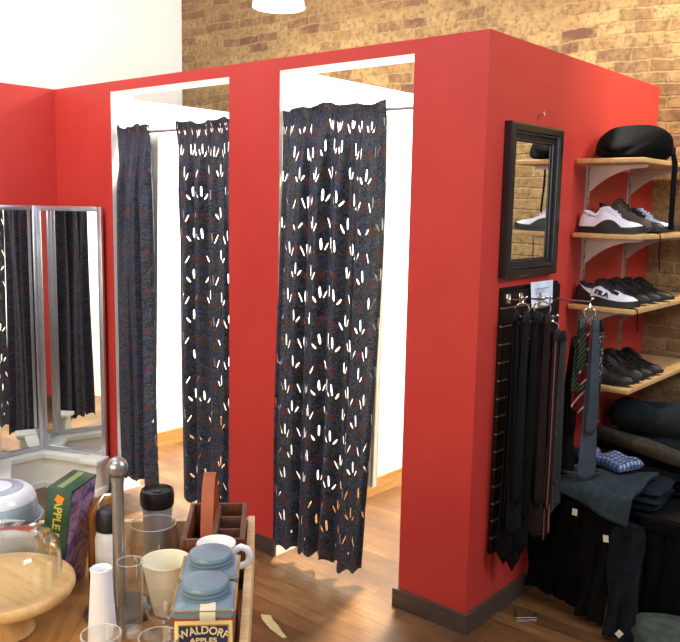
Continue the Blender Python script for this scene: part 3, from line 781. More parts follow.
for i, (y, lab, c) in enumerate(((.84, 'dark brown black dress shoe at the lowest shelf end', LDBROWN), (.955, 'shiny black dress shoe behind the dark brown one', LBLACK), (1.075, 'third black dress shoe along the lowest shelf', LBLACK), (1.195, 'fourth black dress shoe, farthest along the lowest shelf', LBLACK))):
    make_shoe(lab, (.02, y, s4), -.08, 'shoe', 'dress', c, RUB, c, None if i % 2 else BLACKC, .285, 'shoes on the lowest shelf', 1.0 + .25 * (i == 1))
# loose laces dangling over shelf edges
for lab, x, y, z, ln in (('black shoelace dangling from the second shelf edge', .311, .985, SH[1], .16), ('black shoelace dangling from the third shelf edge', .311, .775, SH[2], .10)):
    mb = MB(); mb.tube([(x - .05, y, z + .004), (x - .012, y, z + .004), (x, y, z), (x + .002, y + .003, z - .03), (x, y + .006, z - ln * .6), (x + .003, y + .016, z - ln)], .0025, 6)
    tag(mb.build('dangling_shoelace', BLACKC), lab, 'shoelace')

# black soft bag on the top shelf
bt = thing('shoulder_bag', 'soft black shoulder bag slumped on the top shelf', 'bag', (.17, .99, SH[0]))
bm_ = MB(); rings = []
for k in range(15):
    t_ = k / 14; y = .785 + .43 * t_; e = math.sin(PI * min(1, max(0, .05 + .9 * t_))) ** .45
    hgt = (.075 + .075 * math.sin(PI * (t_ * .85 + .08)) ** 1.3) * e ; hx = .150 * e; cx = .168
    rings.append([Vector((cx + hx * math.copysign(abs(math.cos(a)) ** .6, math.cos(a)) , y + .01 * math.sin(3*a), SH[0] + .002 + max(0, hgt * (.5 + .5 * math.copysign(abs(math.sin(a)) ** .7, math.sin(a)) + .04 * math.sin(5*a + k)*(math.sin(a) > 0))))) for a in [2*PI*i/28 for i in range(28)]])
bm_.loft(rings); o = bm_.build('bag_body', BLACKC, bt, 60); sub = o.modifiers.new('s', 'SUBSURF'); sub.levels = 1; sub.render_levels = 1
MB().tube([(.27, 1.085, SH[0]+.06), (.305, 1.088, SH[0]+.035), (.318, 1.088, SH[0]-.01), (.318, 1.085, SH[0]-.10), (.322, 1.078, SH[0]-.20), (.324, 1.074, SH[0]-.27), (.325, 1.074, SH[0]-.300)], .013, 8, flat=.3).build('strap', BLACKC, bt)
MB().box((.300, 1.088, SH[0]+.045), (.02, .05, .035), bev=.004).build('strap_clip', CHARC, bt)

# ------------------------------------------------------------------ low display table with trousers in the right corner
TX0, TX1, TY0, TY1, TZ = .03, .95, .56, 1.66, .46
t = thing('low_display_table', 'low dark table buried under folded clothes beside the brick wall', 'table', (.5, 1.1, 0))
MB().bb(TX0, TX1, TY0, TY1, TZ - .03, TZ, bev=.004).build('table_top', BLACKF, t)
for x in (TX0 + .04, TX1 - .04):
    for y in (TY0 + .04, TY1 - .04): MB().bb(x - .025, x + .025, y - .025, y + .025, 0, TZ - .03, bev=.003).build('leg', BLACKF, t)
MB().bb(TX0 + .02, TX1 - .02, TY0 + .03, TY0 + .05, TZ - .12, TZ - .03).build('apron', BLACKF, t)

def folded(name, label, cat, c, size, m, layers=2, rz=0, group=None, drape=None, seed=0, puff=1.0):
    """folded garment: rounded soft layers, each with wavy edges; optional flap draped over the -y edge"""
    rnd = random.Random(seed); t = thing(name, label, cat, c, rz, group); sx, sy, sz = size; lh = sz / layers
    for k in range(layers):
        mb = MB(); uvl = mb.b.loops.layers.uv.new('UVMap'); NX, NY = 22, 18; V = {}
        p = [rnd.uniform(0, 6.28) for _ in range(4)]; ox, oy = rnd.uniform(-.01, .01), rnd.uniform(-.01, .01)
        vs = []
        for side in (0, 1):
            for i in range(NX + 1):
                for j in range(NY + 1):
                    a, b = i / NX * 2 - 1, j / NY * 2 - 1
                    e = (1 - abs(a) ** 10) * (1 - abs(b) ** 10)
                    hgt = lh * .5 * max(0, e) ** .4
                    wv = .10 * lh * math.sin(5 * a + p[0] + 2 * b) + .08 * lh * math.sin(7 * b + p[1])
                    z = k * lh + lh * .5 + (hgt + wv * e if side else -hgt * .98)
                    x = a * sx / 2 * (1 + .02 * math.sin(4 * b + p[2])) + ox; y = b * sy / 2 * (1 + .02 * math.sin(5 * a + p[3])) + oy
                    v = mb.b.verts.new((x, y, max(.0005, z) * puff)); V[side, i, j] = v
        for side in (0, 1):
            for i in range(NX):
                for j in range(NY):
                    f = mb.b.faces.new((V[side,i,j], V[side,i+1,j], V[side,i+1,j+1], V[side,i,j+1]))
                    for l in f.loops: l[uvl].uv = (l.vert.co.x, l.vert.co.y)
        bmesh.ops.remove_doubles(mb.b, verts=mb.b.verts, dist=1e-5)
        mb.build('folded_layer', m, t, 70, world=False)
    return t
def drape_cloth(name, label, cat, top_z, x0, x1, yb, yf, drops, m, seed=0, group=None, th=.02, extra=None):
    """cloth lying on the table from yb to the front edge yf, then hanging down by drops(s)"""
    rnd = random.Random(seed); p = [rnd.uniform(0, 6.28) for _ in range(4)]; t = thing(name, label, cat, ((x0+x1)/2, (yb+yf)/2, top_z), 0, group)
    mb = MB(); uvl = mb.b.loops.layers.uv.new('UVMap'); NX, NY = 40, 30; rows = []; UV = {}
    for j in range(NY + 1):
        q = j / NY; row = []
        for i in range(NX + 1):
            s = i / NX; x = x0 + (x1 - x0) * s; dr = drops(s); run = (yb - yf); tot = run + dr; d = q * tot
            if d < run - .03: y, z = yb - d, top_z
            elif d < run + .03:
                a = (d - run + .03) / .06 * PI / 2; y, z = yf + .03 - .045 * math.sin(a), top_z - .04 * (1 - math.cos(a))
            else: y, z = yf - .015 - .012 * math.sin(9 * s + p[0]) * min(1, (d - run) * 6), top_z - .04 - (d - run - .03)
            z += (.006 * math.sin(11 * s + p[1]) + .005 * math.sin(8 * q + p[2] + 4 * s)) * (1 if d < run else .3)
            v = mb.b.verts.new((x + .008 * math.sin(7 * q + p[3]), y, z)); row.append(v); UV[v] = (x, d)
        rows.append(row)
    for a, b in zip(rows, rows[1:]):
        for i in range(NX):
            f = mb.b.faces.new((a[i], a[i+1], b[i+1], b[i]))
            for l in f.loops: l[uvl].uv = UV[l.vert]
    o = mb.build('cloth_body', m, t, 80); so = o.modifiers.new('t', 'SOLIDIFY'); so.thickness = th; so.offset = -1
    return t

# trousers hanging down in front of the table, each a pair of its own
def trousers(label, x, y, ztop, zbot, w, m, lean, seed, tagxz=None, fy=0):
    rnd = random.Random(seed); t = thing('hanging_trousers', label, 'trousers', (x, y, zbot), 0, 'dark trousers hanging along the table front')
    for sgn, nm in ((-1, 'trouser_leg'), (1, 'trouser_leg')):
        mb = MB(); rings = []; p = rnd.uniform(0, 6)
        for k in range(15):
            q = k / 14; z = ztop - (ztop - zbot) * q; cx = x + sgn * w * .25 + lean * q; hwx = w * .30 * (1 - .12 * q); hy = .020 + .006 * math.sin(5 * q + p)
            rings.append([Vector((cx + hwx * math.cos(a) + .005 * math.sin(9*q + p), y + hy * math.sin(a) + .010 * math.sin(2.2 * a + 7 * q + p) - .02 * q * (sgn > 0) - fy * q ** 1.3, z + .004 * math.sin(3*a))) for a in [2*PI*i/18 for i in range(18)]])
        mb.loft(rings); mb.build(nm, m, t, 60)
    wb = MB(); wb.loft([[Vector((x + w * .54 * math.cos(a), y + .026 * math.sin(a), z)) for a in [2*PI*i/24 for i in range(24)]] for z in (ztop - .03, ztop + .012)]); wb.build('waistband', m, t, 60)
    if tagxz:
        tx, tz, rr = tagxz; MB().box((tx, y - .042 - fy * ((ztop - tz) / (ztop - zbot)) ** 1.3, tz), (.022, .002, .028), rot=(0, rr, 0)).build('price_tag', TAGM, t)
    return t
trousers('black trousers nearest the red wall in the hanging row', .085, .47, .46, .05, .125, BLACKC, 0, 1)
trousers('black trousers with a cream tag under the denim corner', .21, .46, .47, .04, .13, BLACKC, .0, 2, (.245, .445, .05))
trousers('black brown trousers in the middle of the hanging row', .335, .455, .46, .03, .125, BROWNB, .01, 3, (.385, .375, -.1), .05)
trousers('charcoal trousers leaning outward with a pale tag near the floor', .46, .43, .44, .02, .125, CHARC, .03, 4, (.50, .055, .6), .09)
trousers('black trousers hanging past the denim, nearer the shop', .595, .45, .48, .03, .165, BLACKC, .02, 5)
trousers('outermost black trousers, hanging just behind the low stool', .77, .47, .50, .03, .18, BLACKC, .0, 6)

drape_cloth('denim_jeans', 'grey blue denim jeans draped over the front of the clothes pile', 'jeans', .585, .155, .475, .72, .405, lambda s: .035 + .10 * s, DENIM, 3, None, .022)
folded('denim_jeans', 'thick folded grey denim jeans under the draped pair', 'jeans', (.33, .67, TZ + .001), (.38, .24, .095), DENIM2, 3, .06, seed=4)
CHECK = checked('blue_white_check', rgb(40,58,96), rgb(78,96,132), rgb(150,166,196), 46)
folded('checked_shirt', 'blue and white checked shirt folded on the denim', 'shirt', (.315, .665, .592), (.17, .15, .042), CHECK, 1, -.35, seed=9)
folded('checked_shirt', 'lilac blue checked cloth beside the hanging grey tie', 'shirt', (.185, .70, .592), (.09, .09, .04), checked('lilac_check', rgb(70,62,100), rgb(98,92,130), rgb(150,146,176), 50), 1, .3, seed=12)
folded('blue_sweater', 'deep blue folded sweater against the red wall', 'sweater', (.075, .72, TZ + .001), (.11, .22, .13), BLUEC, 2, 0, seed=13)
folded('black_trousers_pile', 'black folded clothes under the checked shirt', 'clothes', (.29, .92, TZ + .001), (.50, .22, .10), BLACKC, 3, .0, seed=21)
folded('dark_denim_stack', 'dark jeans folded behind the taupe roll', 'jeans', (.36, 1.115, TZ + .001), (.64, .16, .125), CHARC, 3, .0, seed=23)
folded('taupe_blanket', 'long taupe grey blanket roll across the middle of the pile', 'blanket', (.30, .985, TZ + .128), (.58, .10, .05), TAUPE, 1, -.40, seed=22)
folded('grey_coat', 'large charcoal grey coat folded against the red and brick walls', 'coat', (.33, 1.325, TZ + .001), (.60, .22, .275), cloth('slate_wool', rgb(38,43,46), .25, 30), 2, 0, seed=25)
folded('black_jacket', 'black jacket folded at the far right of the pile', 'jacket', (.76, .80, TZ + .001), (.30, .36, .12), BLACKC, 3, 0, seed=26)
# belt on top of the denim
bl = thing('woven_belt', 'narrow olive woven belt looped at the front corner of the denim', 'belt', (.20, .47, .59))
MB().tube([(.215 + .095 * math.cos(a) , .475 + .05 * math.sin(a), .604 + .006 * math.cos(a)) for a in [2*PI*i/28 for i in range(28)]], .008, 8, cyclic=True, flat=.5).build('belt_strap', cloth('olive_webbing', rgb(74,72,58)), bl)
MB().box((.125, .475, .606), (.022, .016, .010), bev=.003).build('buckle', CHROME, bl)
cb_ = thing('costume_necklace', 'pile of gold and bead trinkets lying by the taupe roll', 'necklace', (.10, 1.075, .59))
nb = MB()
for k in range(22):
    a = k * .6; nb.ball((.105 + .045 * math.cos(a) * (1 - k/40), 1.075 + .03 * math.sin(a), .596 + .012 * abs(math.sin(k))), .008 + .003 * (k % 3), 8)
nb.build('beads', mat('old_gold', rgb(92,72,40), .4, .5, var=.3), cb_)
tg_ = MB(); tg_.box((.17, 1.055, .602), (.05, .018, .008), rot=(0, .1, -.4), bev=.002); tg_.build('clasp', TAGM, cb_)
for lab, c in (('white paper tag hanging beside the paisley tie', (.17, .40, .50)), ('small white paper tag below the other tag', (.155, .385, .45))):
    g = MB(); g.box(c, (.022, .003, .030), rot=(.1, .5, .7), bev=.001)
    tt = thing('paper_tag', lab, 'tag', c); g.build('tag_card', PAPER, tt); MB().tube([c, (c[0], c[1]+.004, c[2]+.05), (c[0]-.006, c[1], c[2]+.10)], .0012, 6).build('tag_string', PAPER, tt)
# grey bundle at the bottom right
st = thing('low_stool', 'low dark stool under the grey green cardigan', 'stool', (.775, .215, 0))
MB().box((.775, .215, .085), (.32, .26, .03), bev=.006).build('seat', BLACKF, st)
for dx in (-.13, .13):
    for dy in (-.10, .10): MB().cyl((.775 + dx, .215 + dy, 0), (.775 + dx*.95, .215 + dy*.95, .072), .016, .018).build('leg', BLACKF, st)
folded('grey_cardigan', 'grey green cardigan folded on the low stool at the floor', 'cardigan', (.775, .215, .101), (.34, .28, .105), GREYG, 2, .45, seed=31)
pr_ = MB(); pr_.loft([[Vector(p) for p in r] for r in ([(-.70,-.44,.002),(-.655,-.425,.006),(-.615,-.45,.004)], [(-.66,-.47,.004),(-.62,-.455,.016),(-.58,-.46,.006)], [(-.585,-.50,.003),(-.56,-.48,.010),(-.53,-.485,.003)], [(-.50,-.515,.002),(-.495,-.505,.003),(-.49,-.50,.002)])], closed=False)
o = pr_.build('paper_scrap', mat('dull_paper', rgb(176,158,110), .8, var=.1)); tag(o, 'torn cream paper scrap lying on the floor by the table', 'paper')
wr = MB(); wr.tube([(.06, .30, .004), (.10, .24, .004), (.16, .30, .004), (.14, .33, .004)], .003, 6); tag(wr.build('wire_hanger_end', CHROME), 'bent silver wire hanger end on the floor by the baseboard', 'hanger')

# ------------------------------------------------------------------ display table in the near left
E1 = Vector((-.7071, -.7071, 0)); E2 = Vector((.7071, -.7071, 0)); OC = Vector((.10, -1.245, 0)); RZ = math.radians(-45)
def T(a, b, z=0): return OC + E1 * a + E2 * b + Vector((0, 0, z))
# local frame helper: x = -E1 (to the right), y = -E2 (away), so that rotation RZ' maps x->(.707,.707)
RT = math.radians(45)
MR = Matrix.Rotation(RT, 4, 'Z')
ZT = .80
tb = thing('display_table', 'wooden display table with raised pale rim in the near left', 'table', tuple(T(.5, .475)), RT)
def tbox(a0, a1, b0, b1, z0, z1, bev=.002):
    c = T((a0+a1)/2, (b0+b1)/2, (z0+z1)/2); return MB().box(c, (a1-a0, b1-b0, z1-z0), rot=MR, bev=bev)
AW, BW = 1.0, .95
tbox(.02, AW-.02, .02, BW-.02, ZT-.03, ZT).build('table_top', TABLEW, tb)
for q in ((0, .017, 0, BW), (AW-.017, AW, 0, BW)): tbox(*q, ZT-.05, .872).build('side_rim', RIMW, tb)
for q in ((.017, AW-.017, 0, .020), (.017, AW-.017, BW-.02, BW)): tbox(*q, ZT-.05, .868).build('end_rim', RIMW, tb)
for a in (.05, AW-.05):
    for b in (.05, BW-.05): tbox(a-.03, a+.03, b-.03, b+.03, 0, ZT-.03).build('leg', TABLEW, tb)

# steel paper towel holder
c = T(.279, .354, ZT)
t = thing('paper_towel_holder', 'brushed steel paper towel stand with ball finial', 'towel holder', tuple(c))
MB().lathe([(0,.001),(.072,.001),(.074,.006),(.068,.014),(.02,.018),(0,.018)], c).build('base_plate', BRONZE, t)
MB().cyl(c + Vector((0,0,.016)), c + Vector((0,0,.30)), .0125, seg=24).cyl(c + Vector((0,0,.29)), c + Vector((0,0,.302)), .014, seg=24).build('rod', STEEL, t)
MB().ball(c + Vector((0,0,.321)), .0225, 28).build('finial', STEEL, t)

# boxed apple peeler
def apple_box():
    base = T(.406, .231, ZT); rz = RT - .24; t = thing('product_box', 'green upright apple peeler carton with yellow lettering', 'box', tuple(base), rz)
    t.rotation_euler = (0, .14, rz); R_ = ROOT[t.name] = Matrix.Translation(base) @ Euler((0, .14, rz)).to_matrix().to_4x4()
    w, d, h = .056, .118, .25; x = -w/2
    MB().box((x, 0, h/2 + .0005), (w, d, h), bev=.001).build('carton', GREENB, t, world=False)
    MB().box((.0006, 0, h/2), (.001, d - .006, h - .01)).build('photo_side', PHOTO, t, world=False)
    MB().box((x - .004, 0, h + .0008), (.014, d - .016, .0006)).build('lid_stripe', mat('pale_green_stripe', rgb(126,146,84), .5), t, world=False)
    M = R_ @ Matrix.Translation((x, -d/2 - .0008, .148)) @ Matrix(((0,1,0,0),(0,0,-1,0),(-1,0,0,0),(0,0,0,1)))
    lettering('lettering', 'APPLE PEELER', .0255, YELLOW, t, M, .0006, sx=1.02)
    MB().box((x + .003, -d/2 - .0022, h - .022), (.018, .001, .016), rot=(0, .35, 0)).build('price_sticker', ORANGE, t, world=False)
apple_box()
# round-topped cutting board leaning beside the carton
base = T(.338, .204, ZT); t = thing('cutting_board', 'honey coloured wooden cutting board standing behind the steel stand', 'cutting board', tuple(base), RT)
w, h = .075, .205; poly = [(-w/2, 0), (w/2, 0), (w/2, h*.85)] + [(w/2 - .02 + .02*math.cos(a), h - .02 + .02*math.sin(a)) for a in [PI/2*k/6 for k in range(7)]] + [(-w/2 + .05 - .05*math.sin(a), h - .05 + .05*math.cos(a)) for a in [PI/2*k/6 for k in range(7)]]
mb = MB(); mb.prism(poly, -.011, .011, Matrix.Rotation(.58, 4, 'Z') @ Matrix.Rotation(PI/2, 4, 'X') ); ob = mb.build('board', BOARDW, t, 30, world=False)
bv = ob.modifiers.new('b', 'BEVEL'); bv.width = .003; bv.segments = 2

# white insulated bottle with black cap
c = T(.316, .255, ZT); t = thing('drink_bottle', 'white insulated bottle with black cap and loop', 'bottle', tuple(c))
MB().lathe([(0,.001),(.030,.001),(.033,.006),(.033,.125),(.030,.138),(.026,.146),(0,.146)], c).build('bottle_body', mat('white_coated_steel', rgb(222,218,218), .35, var=.03), t)
MB().lathe([(.0,.146),(.030,.146),(.031,.15),(.031,.175),(.028,.19),(.02,.196),(0,.197)], c).build('cap', BLACKP, t)
MB().tube([c + Vector((-.018 * k_ , -.018 * k_, zz)) for k_, zz in ((-.8,.185),(-.9,.205),(-.4,.225),(.4,.225),(.9,.205),(.8,.185))], .004, 8).build('carry_loop', SILVER, t)

# steel travel mug
c = T(.238, .068, ZT); t = thing('travel_mug', 'stainless steel travel mug with black lid', 'mug', tuple(c))
MB().lathe([(0,.001),(.029,.001),(.031,.005),(.036,.11),(.037,.132),(0,.132)], c).build('mug_body', mat('bright_steel', rgb(196,196,198), .28, .45, var=.06, scale=3, stretch=(1,1,12)), t)
MB().lathe([(.0,.128),(.0385,.128),(.041,.134),(.0415,.158),(.039,.170),(.034,.172),(.032,.165),(0,.163)], c).build('mug_lid', BLACKP, t)
MB().box(c + Vector((.008,-.008,.166)), (.022,.012,.008), rot=MR, bev=.002).build('sip_slider', BLACKP, t)

# round glass bowl vase
def glass_thing(name, label, cat, c, prof, m=CLEAR, part='glass_wall', group=None):
    t = thing(name, label, cat, tuple(c), 0, group); MB().lathe(prof, c, 48).build(part, m, t, 60)
    k = max(range(len(prof)), key=lambda i: prof[i][1]); r, z = prof[k]
    MB().tube([c + Vector((r*math.cos(a), r*math.sin(a), z)) for a in [2*PI*i/48 for i in range(48)]], .0013, 8, cyclic=True).build('rim', GLASSRIM, t, 60); return t
c = T(.234, .165, ZT)
glass_thing('glass_vase', 'round clear glass bowl standing before the steel travel mug', 'vase', c, [(0,.003),(.03,.002),(.046,.02),(.056,.05),(.058,.075),(.055,.10),(.051,.118),(.052,.122),(.0535,.122),(.0525,.118),(.0565,.10),(.0595,.075),(.0575,.05),(.047,.018),(.03,.0005),(0,.0005)])
c = T(.240, .447, ZT)
glass_thing('tall_glass', 'tall narrow clear glass beside the steel rod', 'glass', c, [(0,.012),(.020,.012),(.022,.02),(.0245,.155),(.0255,.156),(.0262,.154),(.0236,.004),(.022,.001),(0,.001)])
c = T(.180, .455, ZT)
t = thing('dessert_glass', 'footed clear dessert glass in front of the cream cup', 'glass', tuple(c))
MB().lathe([(0,.001),(.034,.001),(.036,.005),(.012,.010),(.008,.02),(.010,.028),(0,.03)], c).build('foot', CLEAR, t, 60)
MB().lathe([(0,.03),(.014,.03),(.026,.044),(.031,.070),(.034,.082),(.0352,.082),(.0322,.070),(.027,.042),(.014,.028)], c).build('glass_bowl', CLEAR, t, 60)
for lab, a, b in (('clear tumbler at the bottom edge beside the tin', .158, .640), ('clear tumbler at the bottom edge before the white vase', .262, .625)):
    glass_thing('tumbler', lab, 'glass', T(a, b, ZT), [(0,.008),(.026,.008),(.034,.10),(.035,.101),(.0362,.10),(.028,.001),(0,.001)], group='clear tumblers at the table front')

# cream tapered cup
c = T(.180, .362, ZT); t = thing('cream_cup', 'wide cream tapered cup with open top', 'cup', tuple(c))
MB().lathe([(0,.002),(.026,.002),(.028,.005),(.036,.046),(.047,.104),(.050,.118),(.0515,.121),(.0525,.119),(.0495,.128),(.044,.112),(.032,.05),(.024,.012),(0,.010)][:8] + [(.050,.119),(.046,.104),(.033,.046),(.024,.012),(0,.010)], c, 48).build('cup_body', CREAM, t, 60)
# tall white tapered vase
c = T(.284, .508, ZT); t = thing('bud_vase', 'tall white tapered vase in front of the steel rod', 'vase', tuple(c))
MB().lathe([(0,.001),(.029,.001),(.0295,.006),(.0195,.160),(.0205,.166),(.0208,.171),(.0195,.172),(.016,.168),(.015,.12),(0,.11)], c, 40).build('vase_body', mat('matte_white_ceramic', rgb(236,236,240), .6, var=.02), t, 50)

# white mug
c = T(.078, .314, ZT); t = thing('coffee_mug', 'white coffee mug half hidden behind the rear tin', 'mug', tuple(c))
MB().lathe([(0,.001),(.034,.001),(.037,.006),(.041,.06),(.0415,.130),(.043,.134),(.042,.136),(.0395,.134),(.038,.06),(.034,.010),(0,.008)], c, 44).build('mug_body', CERAM, t, 60)
hd = [c + (-E1) * x + Vector((0,0,z)) + E2 * .004 for x, z in ((.038,.118),(.054,.126),(.067,.121),(.074,.106),(.070,.091),(.056,.083),(.039,.082))]
MB().tube(hd, .0062, 10, flat=1.3).build('mug_handle', CERAM, t, 60)

# caddy
def caddy():
    a0, a1, b0, b1, z0, z1 = .020, .158, .034, .262, ZT + .001, .917
    t = thing('utensil_caddy', 'dark walnut divided caddy with bent tan handle', 'caddy', tuple(T((a0+a1)/2, (b0+b1)/2, ZT)), RT)
    th = .009
    tbox(a0, a1, b0, b1, z0, z0 + .010).build('caddy_bottom', CADDYW, t)
    for q in ((a0, a0+th, b0, b1), (a1-th, a1, b0, b1)): tbox(*q, z0 + .01, z1).build('side_board', CADDYW, t)
    for q in ((a0+th, a1-th, b0, b0+th), (a0+th, a1-th, b1-th, b1)): tbox(*q, z0 + .01, z1).build('end_board', CADDYW, t)
    m = a0 + .062
    tbox(m, m + .012, b0+th, b1-th, z0+.01, z1 + .002).build('divider', CADDYR, t)
    for k in (1, 2): tbox(a0+th, m, b0 + (b1-b0)*k/3 - .004, b0 + (b1-b0)*k/3 + .004, z0+.01, z1 - .003).build('divider', CADDYR, t)
    e = MB()
    for q in ((a0-.001, a0+th+.001, b0, b1), (a1-th-.001, a1+.001, b0, b1), (a0+th, a1-th, b0-.001, b0+th), (a0+th, a1-th, b1-th, b1+.001)):
        c = T((q[0]+q[1])/2, (q[2]+q[3])/2, z1 + .0015); e.box(c, (q[1]-q[0], q[3]-q[2], .004), rot=MR, bev=.001)
    e.build('rim_edge', CADDYR, t)
    # bent strap handle: arch in the depth plane
    hb = MB(); R1, R2 = [], []; am = m + .022
    bc, hl = (b0 + b1) / 2, (b1 - b0) / 2 - .016
    rings = []
    for k in range(25):
        u = k / 24; ang = PI * u; bb_ = bc - hl * math.cos(ang); z = z0 + .03 + (1.035 - z0 - .03) * math.sin(ang) ** .62
        nb_, nz = -math.cos(ang), math.sin(ang)
        rings.append([T(am - .014, bb_, z), T(am + .014, bb_, z), T(am + .014, bb_ + .005 * nb_, z - .005 * nz), T(am - .014, bb_ + .005 * nb_, z - .005 * nz)])
    hb.loft(rings); hb.build('handle', LEATHER, t, 50)
caddy()

# two blue-lidded tins
def tin():
    c = T(.080, .578, ZT); t = thing('storage_tin', 'front tin with blue grey stepped lid and navy lettered label', 'tin', tuple(c), RT, 'blue grey lidded tins')
    w, h = .104, .132
    MB().box((0, 0, h/2 + .0005), (w, w, h), bev=.004).build('tin_body', LABELCR, t, world=False)
    rl = MB()
    for z in (h - .006, .006): rl.box((0, 0, z), (w + .0015, w + .0015, .004))
    rl.build('red_line', REDTIN, t, world=False)
    lb = MB().box((0, -w/2 - .0008, h/2 - .004), (w - .016, .0012, h - .024)).build('label_panel', NAVY, t, world=False)
    b2 = MB()
    for q in (((0, h - .0165), (w - .014, .0018)), ((0, .0085), (w - .014, .0018)), ((-(w - .016)/2, h/2 - .004), (.0018, h - .024)), (((w - .016)/2, h/2 - .004), (.0018, h - .024))):
        (x, z), (sx, sz) = q; b2.box((x, -w/2 - .0016, z), (sx, .0012, sz))
    b2.build('label_border', GOLD, t, world=False)
    sd = MB()
    for s in (-1, 1): sd.box((s * (w/2 + .0008), 0, h/2 - .004), (.0012, w - .016, h - .024))
    sd.build('side_label', mat('rust_label', rgb(150,86,52), .45, var=.15), t, world=False)
    # lid: flared square plate with gold line and three stepped discs
    L = MB(); rings = []
    for hw, z, r in ((.055, h - .002, .008), (.0575, h + .001, .009), (.0575, h + .010, .009), (.055, h + .013, .010), (.050, h + .018, .014), (.045, h + .021, .02)):
        ring = []
        for cx, cy, a0 in ((1,1,0),(-1,1,90),(-1,-1,180),(1,-1,270)):
            for k in range(5):
                a = math.radians(a0 + 22.5 * k); ring.append(Vector((cx * (hw - r) + r * math.cos(a), cy * (hw - r) + r * math.sin(a), z)))
        rings.append(ring)
    L.loft(rings); lid = L.build('lid', BLUEG, t, 30, world=False)
    g = MB(); 
    for s, ax in ((-1, 0), (1, 0), (-1, 1), (1, 1)):
        cc = (0, s * .0562, h + .0118) if ax == 0 else (s * .0562, 0, h + .0118); g.box(cc, (.104, .004, .0022) if ax == 0 else (.004, .104, .0022))
    g.build('gold_line', GOLD, lid, world=False)
    k = MB(); z = h + .0195
    k.lathe([(.0,z),(.045,z),(.047,z+.002),(.047,z+.005),(.0425,z+.0065),(.0425,z+.0075),(.0455,z+.009),(.0455,z+.012),(.041,z+.0135),(.041,z+.0145),(.044,z+.016),(.044,z+.020),(.041,z+.0245),(.030,z+.0262),(0,z+.0268)], (0,0,0), 48)
    k.build('lid_knob', BLUEG, lid, 40, world=False)
    tp = MB(); tp.loft([[Vector((x, y, z)) for x in (-.006, .022)] for y, z in ((-.044, h + .0225), (-.0505, h + .0185), (-.0555, h + .0137), (-.0588, h + .0105), (-.0588, h + .000), (-.0545, h - .009))], closed=False); tpo = tp.build('tape', TAPE, t, 60, world=False)
    Mf = ROOT[t.name] @ Matrix.Translation((0, -w/2 - .0018, h - .026)) @ Matrix.Rotation(PI/2, 4, 'X')
    lettering('lettering', 'WALDORF', .021, CREAMINK, t, Mf, .0005, arch=.085, sx=.90)
    lettering('lettering', 'APPLES', .0125, CREAMINK, t, Mf @ Matrix.Translation((0, -.0195, 0)), .0005, sx=1.25)
    MB().box((-.030, -w/2 - .0024, h - .064), (.024, .001, .020), rot=(0, .1, 0)).build('price_sticker', ORANGE, t, world=False)
    return t
t1 = tin()
copy_thing(t1, tuple(T(.080, .452, ZT)), RT, 'rear tin with the same blue grey stepped lid, before the white mug', 'blue grey lidded tins')

# cake stand with glass dome
c = T(.502, .428, ZT); t = thing('cake_stand', 'pale wooden cake stand covered by a clear glass dome', 'cake stand', tuple(c))
MB().lathe([(0,.001),(.062,.001),(.066,.006),(.060,.014),(.034,.030),(.028,.05),(.034,.072),(.06,.080),(0,.080)], c, 56).build('pedestal', CAKEW, t, 50)
MB().lathe([(0,.080),(.125,.080),(.142,.086),(.147,.096),(.145,.106),(.138,.110),(.133,.1075),(0,.1075)], c, 72).build('plate', CAKEW, t, 50)
MB().lathe([(.122,.1085),(.121,.160),(.117,.180),(.103,.198),(.08,.208),(.03,.213),(.012,.215),(0,.215),(0,.2125),(.03,.2105),(.08,.2055),(.1015,.1960),(.1148,.179),(.1186,.160),(.1196,.1085)], c, 72, close=False).build('dome', CLEAR2, t, 60)
MB().lathe([(0,.214),(.010,.214),(.009,.222),(.014,.227),(.016,.233),(.012,.239),(0,.241)], c, 28).build('dome_knob', CLEAR, t, 60)
# blue enamel roaster behind the dome
c = T(.600, .150, ZT); t = thing('enamel_roaster', 'pale blue enamel roaster with grey banded lid', 'roaster', tuple(c))
MB().lathe([(0,0.0012),(.070,0.0012),(.085,0.0120),(.094,0.1080),(.104,0.1296),(.108,0.1368),(.106,0.1404),(.098,0.1356),(.088,0.1080),(.08,0.0144),(0,0.0096)], c, 56).build('roaster_pot', BLUEL, t, 50)
MB().lathe([(.098,0.1356),(.099,0.1404),(.093,0.1800),(.086,0.1944),(.075,0.2028),(0,0.2112)], c, 56).build('roaster_lid', BLUEL, t, 50)
MB().lathe([(.0935,0.1800),(.0868,0.1956),(.0755,0.2046),(.066,0.2058),(.066,0.2034),(.0745,0.2022),(.0855,0.1932),(.092,0.1788)], c, 56, close=True).build('lid_rim', BLUEW, t, 50)
MB().lathe([(.064,0.2046),(.064,0.2064),(.044,0.2090),(.044,0.2070)], c, 56, close=True).build('grey_band', GREYB, t, 50)
MB().lathe([(0,0.2106),(.042,0.2082),(.042,0.2094),(0,0.2124)], c, 56).build('lid_centre', BLUEW, t, 50)


